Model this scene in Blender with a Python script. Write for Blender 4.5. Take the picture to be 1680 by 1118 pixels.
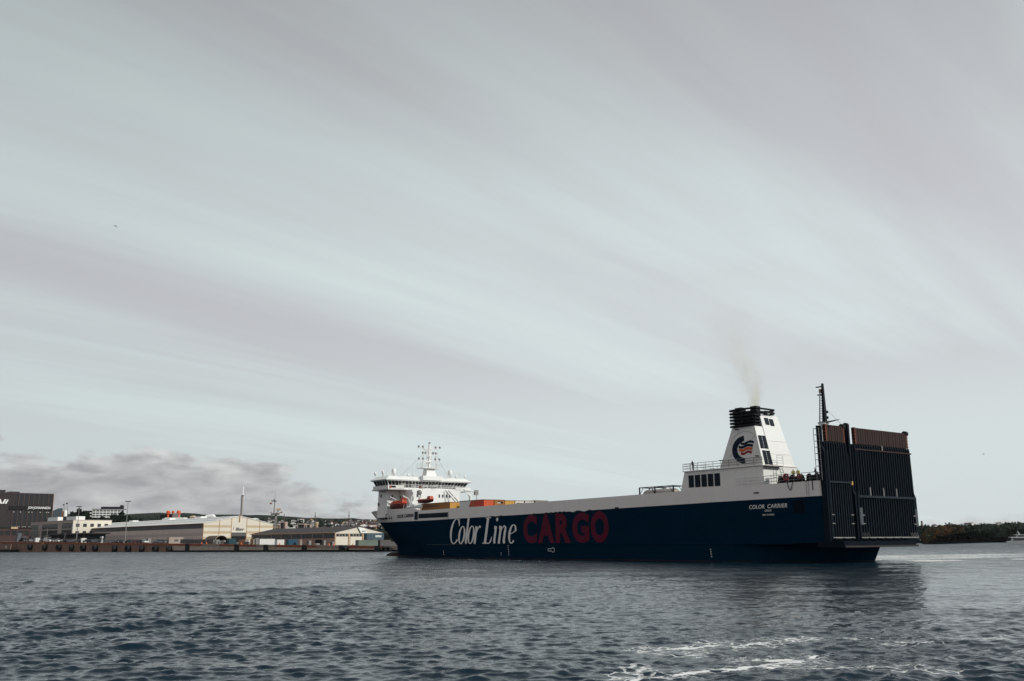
import bpy, bmesh, math, random
import numpy as np
from mathutils import Vector, Matrix

for o in list(bpy.data.objects): bpy.data.objects.remove(o)
scene = bpy.context.scene
C = scene.collection
random.seed(7)
rng = np.random.default_rng(11)

# ------------------------------------------------------------------ camera
FPX, PITCH, ROLL, HCAM = 1540.0, 0.2128, -0.0078, 3.0       # focal in photo pixels (1680 wide)
cp, sp = math.cos(PITCH), math.sin(PITCH)
cF = Vector((0, cp, sp)); cU0 = Vector((0, -sp, cp)); cR0 = Vector((1, 0, 0))
cR = cR0*math.cos(ROLL) + cU0*math.sin(ROLL)
cU = -cR0*math.sin(ROLL) + cU0*math.cos(ROLL)
CAM = Vector((0, 0, HCAM))
cd = bpy.data.cameras.new('camera'); cam = bpy.data.objects.new('camera', cd); C.objects.link(cam)
cd.sensor_width = 36; cd.lens = 36*FPX/1680; cd.clip_start = 0.5; cd.clip_end = 40000
m = Matrix((cR, cU, -cF)).transposed().to_4x4(); m.translation = CAM
cam.matrix_world = m
scene.camera = cam

# ------------------------------------------------------------------ sun and sky
SUN_EL = math.radians(33)
SUN_H = Vector((0.90, -0.435, 0)).normalized()               # horizontal direction towards the sun
sun_dir = Vector((SUN_H.x*math.cos(SUN_EL), SUN_H.y*math.cos(SUN_EL), math.sin(SUN_EL)))
sl = bpy.data.lights.new('sun', 'SUN'); sl.energy = 3.1; sl.angle = math.radians(1.5); sl.color = (1.0, 0.965, 0.90)
so = bpy.data.objects.new('sun', sl); C.objects.link(so)
so.rotation_euler = (-sun_dir).to_track_quat('-Z', 'Y').to_euler(); so.location = (60, -40, 80)

scene.view_settings.view_transform = 'Standard'; scene.view_settings.look = 'None'
scene.view_settings.gamma = 1.0; scene.view_settings.use_curve_mapping = False
scene.view_settings.exposure = 0.0

world = bpy.data.worlds.new('World'); scene.world = world; world.use_nodes = True
WN = world.node_tree; WN.nodes.clear()
class NG:
    """tiny node-graph helper"""
    def __init__(s, tree): s.t = tree
    def n(s, typ, **kw):
        nd = s.t.nodes.new(typ)
        for k, v in kw.items(): setattr(nd, k, v)
        return nd
    def put(s, sock, v):
        if hasattr(v, 'is_output') or isinstance(v, bpy.types.NodeSocket): s.t.links.new(v, sock)
        else: sock.default_value = v
    def math(s, op, a, b=0.0, c=0.0, clamp=False):
        nd = s.n('ShaderNodeMath', operation=op, use_clamp=clamp)
        for i, v in enumerate((a, b, c)): s.put(nd.inputs[i], v)
        return nd.outputs[0]
    def sstep(s, v, a, b, lo=0.0, hi=1.0):
        nd = s.n('ShaderNodeMapRange', interpolation_type='SMOOTHSTEP')
        for i, x in enumerate((v, a, b, lo, hi)): s.put(nd.inputs[i], x)
        return nd.outputs[0]
    def lin(s, v, a, b, lo=0.0, hi=1.0):
        nd = s.n('ShaderNodeMapRange')
        for i, x in enumerate((v, a, b, lo, hi)): s.put(nd.inputs[i], x)
        return nd.outputs[0]
    def mix(s, f, a, b, blend='MIX'):
        nd = s.n('ShaderNodeMix', data_type='RGBA', blend_type=blend)
        s.put(nd.inputs[0], f); s.put(nd.inputs[6], a); s.put(nd.inputs[7], b)
        return nd.outputs[2]
    def noise(s, vec, scale, detail=4.0, rough=0.55, dist=0.0):
        nd = s.n('ShaderNodeTexNoise')
        s.put(nd.inputs['Vector'], vec); nd.inputs['Scale'].default_value = scale
        nd.inputs['Detail'].default_value = detail; nd.inputs['Roughness'].default_value = rough
        nd.inputs['Distortion'].default_value = dist
        return nd.outputs[0]
    def xyz(s, x, y, z):
        nd = s.n('ShaderNodeCombineXYZ')
        for i, v in enumerate((x, y, z)): s.put(nd.inputs[i], v)
        return nd.outputs[0]
    def mapping(s, vec, loc=(0,0,0), rot=(0,0,0), scale=(1,1,1)):
        nd = s.n('ShaderNodeMapping'); s.put(nd.inputs[0], vec)
        nd.inputs[1].default_value = loc; nd.inputs[2].default_value = rot; nd.inputs[3].default_value = scale
        return nd.outputs[0]
g = NG(WN)
sky = g.n('ShaderNodeTexSky', sky_type='NISHITA', sun_disc=False)
sky.sun_elevation = SUN_EL; sky.sun_rotation = math.atan2(SUN_H.x, SUN_H.y)
sky.air_density = 1.2; sky.dust_density = 2.0
skyc = g.mix(1.0, sky.outputs[0], (0.10, 0.10, 0.10, 1), 'MULTIPLY')
tc = g.n('ShaderNodeTexCoord'); sep = g.n('ShaderNodeSeparateXYZ'); WN.links.new(tc.outputs['Generated'], sep.inputs[0])
dx, dy, dz = sep.outputs
up = g.math('ADD', g.math('MAXIMUM', dz, 0.0), 0.10)
px_, py_ = g.math('DIVIDE', dx, up), g.math('DIVIDE', dy, up)
plane = g.xyz(px_, py_, 0.0)                                   # a cloud sheet overhead, seen in perspective
STREAK = math.radians(46)
rotp = g.mapping(plane, rot=(0, 0, -STREAK))
st1 = g.mapping(rotp, loc=(3.1, 0.4, 0), scale=(0.13, 0.72, 1.0))
n1 = g.noise(st1, 0.8, 7.0, 0.56, 0.9)
st2 = g.mapping(rotp, loc=(1.7, 2.3, 0), scale=(0.09, 1.0, 1.0))
n2 = g.noise(st2, 2.4, 7.0, 0.62, 0.5)
n3 = g.noise(plane, 0.35, 2.0, 0.5, 0.2)
sheet = g.math('ADD', g.math('MULTIPLY', n1, 0.56), g.math('ADD', g.math('MULTIPLY', n2, 0.24), g.math('MULTIPLY', n3, 0.20)))
sf = g.math('MAXIMUM', g.sstep(sheet, 0.37, 0.62), g.math('MULTIPLY', g.sstep(dz, 0.24, 0.09), 0.72))   # thinner towards the horizon
SK_D, SK_L = (0.55, 0.555, 0.58, 1), (0.68, 0.765, 0.765, 1)
sheet_c = g.mix(sf, SK_D, SK_L)
# thinner and brighter towards the horizon and the sun's side
az = g.math('ARCTAN2', dx, dy)
side = g.sstep(az, -0.75, 0.35)
fade = g.math('MULTIPLY', g.sstep(dz, 0.66, 0.22), 0.36)
bright = g.math('ADD', g.math('ADD', 0.54, fade), g.math('MULTIPLY', side, 0.17))
sheet_c = g.mix(1.0, sheet_c, g.xyz(bright, bright, bright), 'MULTIPLY')
covered = g.mix(0.95, skyc, sheet_c)
# low cumulus bank along the horizon
cvec = g.xyz(g.math('MULTIPLY', az, 1.0), g.math('MULTIPLY', dz, 2.8), 3.3)
cn = g.noise(cvec, 7.0, 7.0, 0.62, 0.2)
cn2 = g.noise(cvec, 26.0, 4.0, 0.55, 0.3)
top = g.sstep(az, -0.62, 0.16, 0.118, 0.034)
dens = g.math('ADD', g.math('SUBTRACT', g.math('DIVIDE', g.math('SUBTRACT', top, dz), 0.05), 0.12),
              g.math('MULTIPLY', g.math('SUBTRACT', cn, 0.5), 2.9))
cmask = g.sstep(dens, 0.05, 0.34)
shade = g.math('ADD', g.math('ADD', 0.10, g.math('ADD', g.math('MULTIPLY', g.sstep(dz, 0.075, 0.01), 0.25), g.math('MULTIPLY', g.sstep(dens, 0.9, 0.15), g.math('MULTIPLY', cn2, 0.75)))), g.math('ADD', g.math('MULTIPLY', g.math('SUBTRACT', cn2, 0.5), 1.7), g.math('MULTIPLY', g.math('SUBTRACT', cn, 0.5), 0.9)))
bank_c = g.mix(g.math('MAXIMUM', g.math('MINIMUM', shade, 1.0), 0.0), (0.355, 0.355, 0.37, 1), (0.68, 0.685, 0.67, 1))
allsky = g.mix(g.math('MULTIPLY', cmask, 0.95), covered, bank_c)
bg = g.n('ShaderNodeBackground'); WN.links.new(allsky, bg.inputs[0]); bg.inputs[1].default_value = 1.0
wo = g.n('ShaderNodeOutputWorld'); WN.links.new(bg.outputs[0], wo.inputs[0])
world.cycles.sampling_method = 'MANUAL'; world.cycles.sample_map_resolution = 512

# ------------------------------------------------------------------ helpers
def ray(x, y):
    d = cF*FPX + cR*(x-840) - cU*(y-559); return d.normalized()
def at(x, y, Y):
    """point on the ray through photo pixel (x, y) at ground distance Y"""
    d = ray(x, y); return CAM + d*(Y/d.y)
def on_water(x, y):
    d = ray(x, y); return CAM + d*(-HCAM/d.z)
def zpx(x, y, Y): return at(x, y, Y).z
PXM = 1575.0
def land(X): return 1.4 - 0.0155*X                            # the quay rises gently to the west
def quayY(x):
    k = (x-840)/PXM; return 360.6/(1+0.784*k)
def ground(x, back=0.0, Y=None):
    """a spot on the quay behind photo column x"""
    Y = (quayY(x)+back) if Y is None else Y
    p = at(x, 890, Y); return Vector((p.x, p.y, land(p.x)))

MATS = {}
def M(name, col, rough=0.6, metal=0.0, var=0.12, scale=0.6, bump=0.0, bscale=6.0, streak=0.0, scol=(0.16,0.075,0.035), spec=0.3, sz=0.08):
    if name in MATS: return MATS[name]
    mt = bpy.data.materials.new(name); mt.use_nodes = True; t = mt.node_tree; q = NG(t)
    b = t.nodes['Principled BSDF']
    b.inputs['Roughness'].default_value = rough; b.inputs['Metallic'].default_value = metal
    b.inputs['Specular IOR Level'].default_value = spec
    co = t.nodes.new('ShaderNodeTexCoord').outputs['Object']
    n = q.noise(co, scale, 5.0, 0.6)
    c = q.mix(1.0, (*col, 1), q.mix(n, (1-var*1.6,)*3+(1,), (1+var,)*3+(1,)), 'MULTIPLY')
    if streak > 0:
        sv = q.mapping(co, scale=(1, 1, sz))
        s1 = q.sstep(q.noise(sv, 2.6, 5.0, 0.65), 0.56, 0.78)
        c = q.mix(q.math('MULTIPLY', s1, streak), c, (*scol, 1))
    t.links.new(c, b.inputs['Base Color'])
    t.links.new(q.lin(n, 0.3, 0.7, max(rough-0.08, 0.02), min(rough+0.08, 1)), b.inputs['Roughness'])
    if bump > 0:
        bn = t.nodes.new('ShaderNodeBump'); bn.inputs['Strength'].default_value = bump; bn.inputs['Distance'].default_value = 0.05
        t.links.new(q.noise(co, bscale, 4.0, 0.6), bn.inputs['Height']); t.links.new(bn.outputs[0], b.inputs['Normal'])
    MATS[name] = mt; return mt

class MB:
    """collects shapes for ONE mesh object"""
    def __init__(s): s.v = []; s.f = []; s.mi = []; s.cur = 0
    def add(s, vs, fs):
        b = len(s.v); s.v += [tuple(v) for v in vs]
        for f in fs: s.f.append(tuple(i+b for i in f)); s.mi.append(s.cur)
        return s
    def box(s, x0, x1, y0, y1, z0, z1):
        return s.hexa([(x0,y0,z0),(x1,y0,z0),(x1,y1,z0),(x0,y1,z0)], [(x0,y0,z1),(x1,y0,z1),(x1,y1,z1),(x0,y1,z1)])
    def hexa(s, lo, hi):
        return s.add(list(lo)+list(hi), [(0,3,2,1),(4,5,6,7),(0,1,5,4),(1,2,6,5),(2,3,7,6),(3,0,4,7)])
    def prism(s, lo, hi):
        n = len(lo)
        return s.add(list(lo)+list(hi), [tuple(range(n-1,-1,-1)), tuple(range(n,2*n))] + [(i,(i+1)%n,n+(i+1)%n,n+i) for i in range(n)])
    def tube(s, pts, r, n=6, cap=True):
        pts = [Vector(p) for p in pts]; rs = r if isinstance(r, (list, tuple)) else [r]*len(pts)
        rings = []; b = len(s.v); prev = None
        for i, p in enumerate(pts):
            d = (pts[min(i+1, len(pts)-1)] - pts[max(i-1, 0)]).normalized()
            a = prev if prev is not None else (Vector((0,0,1)) if abs(d.z) < 0.9 else Vector((1,0,0)))
            a = (a - d*a.dot(d)); a = a.normalized() if a.length > 1e-6 else d.orthogonal().normalized()
            prev = a; c = d.cross(a)
            for k in range(n):
                t = 2*math.pi*k/n; s.v.append(tuple(p + (a*math.cos(t)+c*math.sin(t))*rs[i]))
        for i in range(len(pts)-1):
            for k in range(n):
                s.f.append((b+i*n+k, b+i*n+(k+1)%n, b+(i+1)*n+(k+1)%n, b+(i+1)*n+k)); s.mi.append(s.cur)
        if cap:
            s.f.append(tuple(b+k for k in range(n-1,-1,-1))); s.mi.append(s.cur)
            e = b+(len(pts)-1)*n; s.f.append(tuple(e+k for k in range(n))); s.mi.append(s.cur)
        return s
    def lathe(s, prof, c=(0,0,0), n=12, ax='z'):
        b = len(s.v); c = Vector(c)
        for r, h in prof:
            for k in range(n):
                t = 2*math.pi*k/n; a_, b_ = r*math.cos(t), r*math.sin(t)
                o = {'z': Vector((a_,b_,h)), 'x': Vector((h,a_,b_)), 'y': Vector((b_,h,a_))}[ax]
                s.v.append(tuple(c+o))
        for i in range(len(prof)-1):
            for k in range(n):
                s.f.append((b+i*n+k, b+i*n+(k+1)%n, b+(i+1)*n+(k+1)%n, b+(i+1)*n+k)); s.mi.append(s.cur)
        s.f.append(tuple(b+k for k in range(n-1,-1,-1))); s.mi.append(s.cur)
        e = b+(len(prof)-1)*n; s.f.append(tuple(e+k for k in range(n))); s.mi.append(s.cur)
        return s
    def mesh(s, name, mats, smooth=False):
        me = bpy.data.meshes.new(name); me.from_pydata(s.v, [], s.f)
        for mt in (mats if isinstance(mats, (list, tuple)) else [mats]): me.materials.append(mt)
        me.polygons.foreach_set('material_index', s.mi)
        if smooth: me.polygons.foreach_set('use_smooth', [True]*len(me.polygons))
        bm = bmesh.new(); bm.from_mesh(me); bmesh.ops.recalc_face_normals(bm, faces=bm.faces); bm.to_mesh(me); bm.free()
        me.update(); return me
    def build(s, name, mats, parent=None, smooth=False, loc=None):
        return link(name, s.mesh(name, mats, smooth), parent, loc)
def link(name, me, parent=None, loc=None):
    o = bpy.data.objects.new(name, me); C.objects.link(o); o.parent = parent
    if loc is not None: o.location = loc
    return o
def tag(o, label=None, cat=None, group=None, kind=None):
    if label: o['label'] = label
    if cat: o['category'] = cat
    if group: o['group'] = group
    if kind: o['kind'] = kind
    return o
def thing(name, loc, rz, label, cat, group=None):
    o = bpy.data.objects.new(name, None); C.objects.link(o); o.empty_display_size = 0.5
    o.location = loc; o.rotation_euler = (0, 0, rz); return tag(o, label, cat, group)
def copy_tree(o, parent=None):
    c = o.copy(); C.objects.link(c); c.parent = parent
    for ch in list(o.children): copy_tree(ch, c)
    return c
def box(name, dims, mats, parent=None): return MB().box(*dims).build(name, mats, parent)
def text_mesh(txt, size, offset=0.0, extrude=0.02, shear=0.0, spacing=1.0):
    """built-in lettering turned into a mesh in the local xy plane, returned with its bounds"""
    cu = bpy.data.curves.new('lettering', 'FONT'); cu.body = txt; cu.size = size; cu.offset = offset
    cu.extrude = extrude; cu.shear = shear; cu.space_character = spacing; cu.resolution_u = 5
    ob = bpy.data.objects.new('lettering', cu); C.objects.link(ob)
    dg = bpy.context.evaluated_depsgraph_get(); dg.update()
    me = bpy.data.meshes.new_from_object(ob.evaluated_get(dg)); bpy.data.objects.remove(ob)
    return me
def fit_text(name, txt, p0, xdir, zdir, w, h, mat, parent, offset=0.0, shear=0.0, spacing=1.0, out=0.03):
    """lettering stretched to a w x h rectangle whose lower left corner is p0; xdir reads left to right"""
    me = text_mesh(txt, 1.0, offset, 0.01, shear, spacing)
    n = len(me.vertices); co = np.empty(n*3); me.vertices.foreach_get('co', co); co = co.reshape(-1, 3)
    lo, hi = co.min(0), co.max(0)
    X, Z = Vector(xdir).normalized(), Vector(zdir).normalized(); N = X.cross(Z)
    X, Z, N, P = (np.array(q) for q in (X, Z, N, p0))
    q = (co-lo)/np.maximum(hi-lo, 1e-6)
    w3 = P + np.outer(q[:,0]*w, X) + np.outer(q[:,1]*h, Z) + np.outer((q[:,2])*out, N)
    me.vertices.foreach_set('co', w3.ravel()); me.materials.clear(); me.materials.append(mat)
    me.update(); return link(name, me, parent)
# ------------------------------------------------------------------ water
def seg_dist(X, Y, pts):
    d = np.full(X.shape, 1e9)
    for (ax, ay), (bx, by) in zip(pts[:-1], pts[1:]):
        vx, vy = bx-ax, by-ay; L = vx*vx+vy*vy+1e-9
        t = np.clip(((X-ax)*vx+(Y-ay)*vy)/L, 0, 1)
        d = np.minimum(d, np.hypot(X-ax-t*vx, Y-ay-t*vy))
    return d
def W2(*pp): return [tuple(on_water(x, y)[:2]) for x, y in pp]
def make_water():
    r = [0.05, 3.0, 7.0, 11.0, 15.0]
    while r[-1] < 85: r.append(r[-1]*1.0035)
    while r[-1] < 210: r.append(r[-1]*1.0048)
    while r[-1] < 7000: r.append(r[-1]*(1.010 if r[-1] < 400 else 1.02 if r[-1] < 1200 else 1.06))
    r = np.array(r)
    a = np.concatenate([np.radians(np.linspace(-180, -38, 40))[:-1], np.radians(np.linspace(-36, 36, 760)), np.radians(np.linspace(38, 180, 40))[1:-1]])
    Rg, A = np.meshgrid(r, a, indexing='ij')
    X, Y = Rg*np.sin(A), Rg*np.cos(A)
    Z = np.zeros_like(X)
    spacing = Rg*np.where(Rg < 15, 0.3, np.where(Rg < 85, 0.0035, np.where(Rg < 210, 0.0048, 0.010)))
    lrng = np.random.default_rng(3)
    big = 0.62 + 0.55*np.sin(X*0.043+0.7)*np.sin(Y*0.031+1.9) + 0.25*np.sin(X*0.11-Y*0.07)   # gusts: rougher and calmer patches
    big = np.clip(big, 0.25, 1.25)
    DX = np.zeros_like(X); DY = np.zeros_like(X)
    for i in range(160):
        swell = i >= 125
        lam = 0.16*(1.05/0.16)**(lrng.random()**0.85) if not swell else 4.0*(16/4.0)**lrng.random()
        th = math.radians(102) + lrng.normal(0, 0.50)
        k = 2*np.pi/lam; amp = 0.0074*lam**0.95 if not swell else 0.0013*lam
        filt = np.clip(lam/(spacing*1.5)-0.5, 0.40, 1)*np.clip((1500-Rg)/700, 0, 1)
        ph = lrng.random()*6.28
        w = np.sin(k*(X*np.cos(th)+Y*np.sin(th))+ph)
        gg = amp*filt*(big if lam < 4 else 1.0)
        Z += gg*(w + 0.25*(w*w-0.5))
        c_ = np.cos(k*(X*np.cos(th)+Y*np.sin(th))+ph); DX -= 0.8*gg*c_*np.cos(th); DY -= 0.8*gg*c_*np.sin(th)
    # the long crests of an earlier wash
    for pts, am, wd in ((W2((-120,992),(150,981),(330,974),(520,966)), 0.22, 0.8), (W2((-100,1050),(60,1042),(180,1033),(300,1026)), 0.17, 0.5),
                        (W2((170,1019),(300,1013),(420,1012)), 0.10, 0.45), (W2((350,985),(520,975),(640,970)), 0.13, 0.7), (W2((120,1072),(300,1060),(420,1052)), 0.08, 0.4)):
        d = seg_dist(X, Y, pts); Z += am*np.exp(-(d/wd)**2)*np.clip(big+0.2, 0.4, 1)
    n_r, n_a = X.shape
    foam_and_sheen = np.zeros_like(X)
    # prop wash and wake of the ship, then the foam line close by
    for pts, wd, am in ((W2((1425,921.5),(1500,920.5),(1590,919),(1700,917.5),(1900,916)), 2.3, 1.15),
                        (W2((1445,914.5),(1560,911.5),(1700,909.5),(1900,908)), 15.0, 0.60),  # this band and the next paint the smooth wake's sky sheen as pale colour
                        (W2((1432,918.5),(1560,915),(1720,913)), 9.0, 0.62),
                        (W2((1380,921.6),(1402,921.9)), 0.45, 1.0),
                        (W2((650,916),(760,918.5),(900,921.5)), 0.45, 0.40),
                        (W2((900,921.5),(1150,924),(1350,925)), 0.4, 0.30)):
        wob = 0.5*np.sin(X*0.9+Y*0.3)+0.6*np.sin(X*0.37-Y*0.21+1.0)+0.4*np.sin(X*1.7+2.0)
        d = seg_dist(X+0.3*wob, Y+wob*min(wd*0.5, 1.2), pts); foam_and_sheen = np.maximum(foam_and_sheen, (am+0.07*wob)*np.clip(1.35-d/wd, 0, 1))
    near = ((W2((1030,1120),(1070,1112),(1120,1108),(1160,1102),(1200,1098),(1235,1093),(1262,1087),(1310,1085)), 0.17, 1.0),
            (W2((1264,1082),(1285,1081),(1306,1083)), 0.30, 1.15),
            (W2((1240,1093),(1320,1099),(1440,1106),(1560,1112)), 0.12, 0.9),
            (W2((1035,1098),(1050,1095),(1062,1098),(1048,1102)), 0.16, 0.9),
            (W2((1075,1068),(1110,1064),(1150,1061),(1185,1057)), 0.24, 0.85),
            (W2((1110,1072),(1135,1074),(1150,1070)), 0.20, 0.75),
            (W2((1205,1060),(1250,1054),(1290,1050),(1330,1048)), 0.22, 0.72),
            (W2((1370,1047),(1412,1046)), 0.14, 0.60),
            (W2((1470,1057),(1500,1055)), 0.20, 0.60),
            (W2((1310,1085),(1330,1078),(1342,1072)), 0.10, 0.7),
            (W2((1340,1095),(1450,1098),(1500,1096)), 0.16, 0.50),
            (W2((1440,1106),(1560,1107)), 0.16, 0.46),
            (W2((1600,1048),(1650,1045),(1700,1043)), 0.18, 0.48),
            (W2((1000,1116),(1030,1106)), 0.10, 0.6))
    for pts, wd, am in near:
        d = seg_dist(X, Y, pts)
        foam_and_sheen = np.maximum(foam_and_sheen, 0.86*am*np.clip(1.35-d/(wd*0.8), 0, 1)); foam_and_sheen = np.maximum(foam_and_sheen, 0.40*np.clip(1.3-d/(wd*6), 0, 1))
        Z *= 1-0.35*np.clip(1.2-d/(wd*5), 0, 1)
    Z[Rg > 2500] *= 0.3
    v = np.stack([X-DX, Y-DY, Z], -1).reshape(-1, 3)
    idx = np.arange(n_r*n_a).reshape(n_r, n_a)
    j2 = np.roll(idx, -1, axis=1)
    q = np.stack([idx[:-1], idx[1:], j2[1:], j2[:-1]], -1).reshape(-1, 4)
    me = bpy.data.meshes.new('water')
    me.vertices.add(len(v)); me.vertices.foreach_set('co', v.ravel())
    me.loops.add(q.size); me.loops.foreach_set('vertex_index', q.ravel().astype(np.int32))
    me.polygons.add(len(q)); me.polygons.foreach_set('loop_start', np.arange(0, q.size, 4, dtype=np.int32))
    me.polygons.foreach_set('use_smooth', np.ones(len(q), dtype=bool))
    me.update(); me.validate()
    at_ = me.attributes.new('foam_and_sheen', 'FLOAT', 'POINT'); at_.data.foreach_set('value', foam_and_sheen.ravel().astype(np.float32))
    return me
mt = bpy.data.materials.new('sea_water'); mt.use_nodes = True; t = mt.node_tree; q = NG(t); b = t.nodes['Principled BSDF']
co = t.nodes.new('ShaderNodeTexCoord').outputs['Object']
at_n = q.n('ShaderNodeAttribute', attribute_name='foam_and_sheen'); fo = at_n.outputs['Fac']
brk = q.math('ADD', q.math('MULTIPLY', q.noise(q.mapping(co, scale=(0.8,1.5,0)), 1.1, 8.0, 0.75, 1.2), 0.85), q.math('MULTIPLY', q.noise(q.mapping(co, scale=(1,1,0)), 7.0, 4.0, 0.65), 0.35))
vo = q.n('ShaderNodeTexVoronoi', feature='DISTANCE_TO_EDGE'); vo.inputs['Scale'].default_value = 1.9
wrp = q.n('ShaderNodeVectorMath', operation='ADD'); nz_ = q.n('ShaderNodeTexNoise'); nz_.inputs['Scale'].default_value = 1.6; nz_.inputs['Detail'].default_value = 4.0
t.links.new(q.mapping(co, scale=(1,1,0)), nz_.inputs['Vector']); t.links.new(q.mapping(co, scale=(0.8,1.2,0)), wrp.inputs[0]); t.links.new(nz_.outputs['Color'], wrp.inputs[1]); t.links.new(wrp.outputs[0], vo.inputs['Vector'])
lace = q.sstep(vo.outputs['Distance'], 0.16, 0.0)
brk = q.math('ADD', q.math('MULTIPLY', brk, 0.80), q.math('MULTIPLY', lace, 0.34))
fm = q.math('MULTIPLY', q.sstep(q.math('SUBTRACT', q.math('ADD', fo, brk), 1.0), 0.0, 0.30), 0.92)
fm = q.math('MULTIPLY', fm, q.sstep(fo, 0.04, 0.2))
wob = q.noise(co, 0.02, 3.0, 0.5)
wc = q.mix(wob, (0.0025, 0.0125, 0.022, 1), (0.004, 0.017, 0.028, 1))
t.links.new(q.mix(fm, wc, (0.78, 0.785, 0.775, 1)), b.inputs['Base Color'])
# ripples too fine for the mesh show up as a duller sheen farther out
len_ = q.n('ShaderNodeVectorMath', operation='LENGTH'); t.links.new(co, len_.inputs[0])
base_r = q.math('MULTIPLY', q.lin(len_.outputs['Value'], 40.0, 420.0, 0.06, 0.30), q.lin(q.noise(q.mapping(co, scale=(1.0,0.35,1.0)), 0.5, 5.0, 0.7), 0.3, 0.7, 0.5, 1.6))
t.links.new(q.math('ADD', base_r, q.math('MULTIPLY', fm, 0.5)), b.inputs['Roughness'])
b.inputs['IOR'].default_value = 1.22; b.inputs['Specular IOR Level'].default_value = 0.5
b1 = t.nodes.new('ShaderNodeBump'); b1.inputs['Strength'].default_value = 0.55; b1.inputs['Distance'].default_value = 0.05
rip = q.math('ADD', q.noise(q.mapping(co, rot=(0,0,0.35), scale=(0.55,1.0,1.0)), 2.4, 4.0, 0.62, 0.4), q.math('MULTIPLY', q.noise(q.mapping(co, rot=(0,0,-0.2), scale=(0.6,1.0,1.0)), 0.55, 3.0, 0.55, 0.4), 2.2))
gust = q.sstep(q.noise(q.mapping(co, scale=(0.5,1.3,0)), 0.018, 3.0, 0.6, 0.6), 0.36, 0.62, 0.40, 1.0)
t.links.new(gust, b1.inputs['Strength'])
t.links.new(rip, b1.inputs['Height'])
# farther out only wave groups can be told apart
b2 = t.nodes.new('ShaderNodeBump'); b2.inputs['Distance'].default_value = 1.1
t.links.new(q.lin(len_.outputs['Value'], 55.0, 170.0, 0.0, 1.0), b2.inputs['Strength'])
grp = q.noise(q.mapping(co, rot=(0,0,0.15), scale=(1.0,0.5,1.0)), 0.33, 6.0, 0.72, 0.3)
t.links.new(grp, b2.inputs['Height']); t.links.new(b1.outputs[0], b2.inputs['Normal']); t.links.new(b2.outputs[0], b.inputs['Normal'])
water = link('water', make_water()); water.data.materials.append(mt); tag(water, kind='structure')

# ------------------------------------------------------------------ land, quay and hills
m_conc = M('quay_concrete', (0.50, 0.39, 0.32), 0.85, var=0.35, scale=0.5, bump=0.4, streak=0.75, scol=(0.10,0.05,0.035))
m_rust = M('rusty_red_steel', (0.30, 0.085, 0.045), 0.8, var=0.35, scale=0.8, streak=0.5, scol=(0.07,0.025,0.02))
m_asph = M('quay_asphalt', (0.075, 0.070, 0.068), 0.9, var=0.3, scale=0.05)
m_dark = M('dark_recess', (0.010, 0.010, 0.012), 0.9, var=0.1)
m_rubber = M('black_rubber', (0.014, 0.014, 0.015), 0.75, var=0.3, scale=2)
QA, QB = Vector((60, 313.6)), Vector((-520, 768.3))            # front edge of the quay
qd = (QB-QA).normalized(); qn = Vector((qd.y, -qd.x)) * (1 if (Vector((qd.y,-qd.x)).dot(Vector((0,-1))) > 0) else -1)   # towards the water
mb = MB(); grid = []
NX, NY = 24, 12
for j in range(NY+1):
    for i in range(NX+1):
        e = QA + (QB-QA)*(i/NX); back = 1500*(j/NY)**1.7
        p = e - qn*back*0.6 + Vector((0, back*0.55))
        grid.append((p.x, p.y, land(e.x)))
mb.add(grid, [(j*(NX+1)+i, j*(NX+1)+i+1, (j+1)*(NX+1)+i+1, (j+1)*(NX+1)+i) for j in range(NY) for i in range(NX)])
gr = mb.build('ground', m_asph); tag(gr, kind='structure')

qp = bpy.data.objects.new('quay', None); C.objects.link(qp); tag(qp, kind='structure')
split = QA + (QB-QA)*((60+176)/580.0)
def along(x):
    """point on the quay front at photo column x"""
    Y = quayY(x); p = at(x, 890, Y); s = (Vector((p.x, p.y))-QA).dot(qd); return QA + qd*s
def qseg(p, e, z0f, z1f, out, thick):
    lo = []; hi = []
    for w, o in ((p, out), (e, out), (e, out-thick), (p, out-thick)):
        c = w + qn*o; lo.append((c.x, c.y, z0f(w.x))); hi.append((c.x, c.y, z1f(w.x)))
    return MB().hexa(lo, hi)
L = (QB-QA).length; step = 14.5; n = int(L/step)
for i in range(n):
    p, e = QA + qd*(i*step), QA + qd*(i*step+step-0.25)
    left = p.x < split.x
    cap = (lambda X: land(X)-0.9), (lambda X: land(X)+0.06)
    low = (lambda X: -0.9) if left else (lambda X: 0.75)
    qseg(p, e, low, lambda X: land(X)-0.9, 0.0, 1.5).build('wall_panel', m_conc if not left else M('quay_stained_wall', (0.27,0.155,0.115), 0.9, var=0.4, scale=0.5, bump=0.4, streak=0.8, scol=(0.05,0.03,0.025)), qp)
    qseg(p, e, *cap, 0.22, 1.9).build('cap_beam', m_rust if left or i % 3 else M('quay_concrete_edge', (0.34,0.24,0.19), 0.85, var=0.3, scale=0.6, streak=0.7), qp)
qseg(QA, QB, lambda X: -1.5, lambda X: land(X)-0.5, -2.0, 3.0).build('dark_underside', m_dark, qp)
for x in (307, 388, 436, 499, 560.5, 619):                     # black strips that paint the dark of the ladder recesses between the concrete bays
    c = along(x); qseg(c-qd*1.5, c+qd*1.5, lambda X: 0.2, lambda X: land(X)+0.12, 0.62, 0.6).build('recess_strip', m_rubber, qp)

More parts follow.
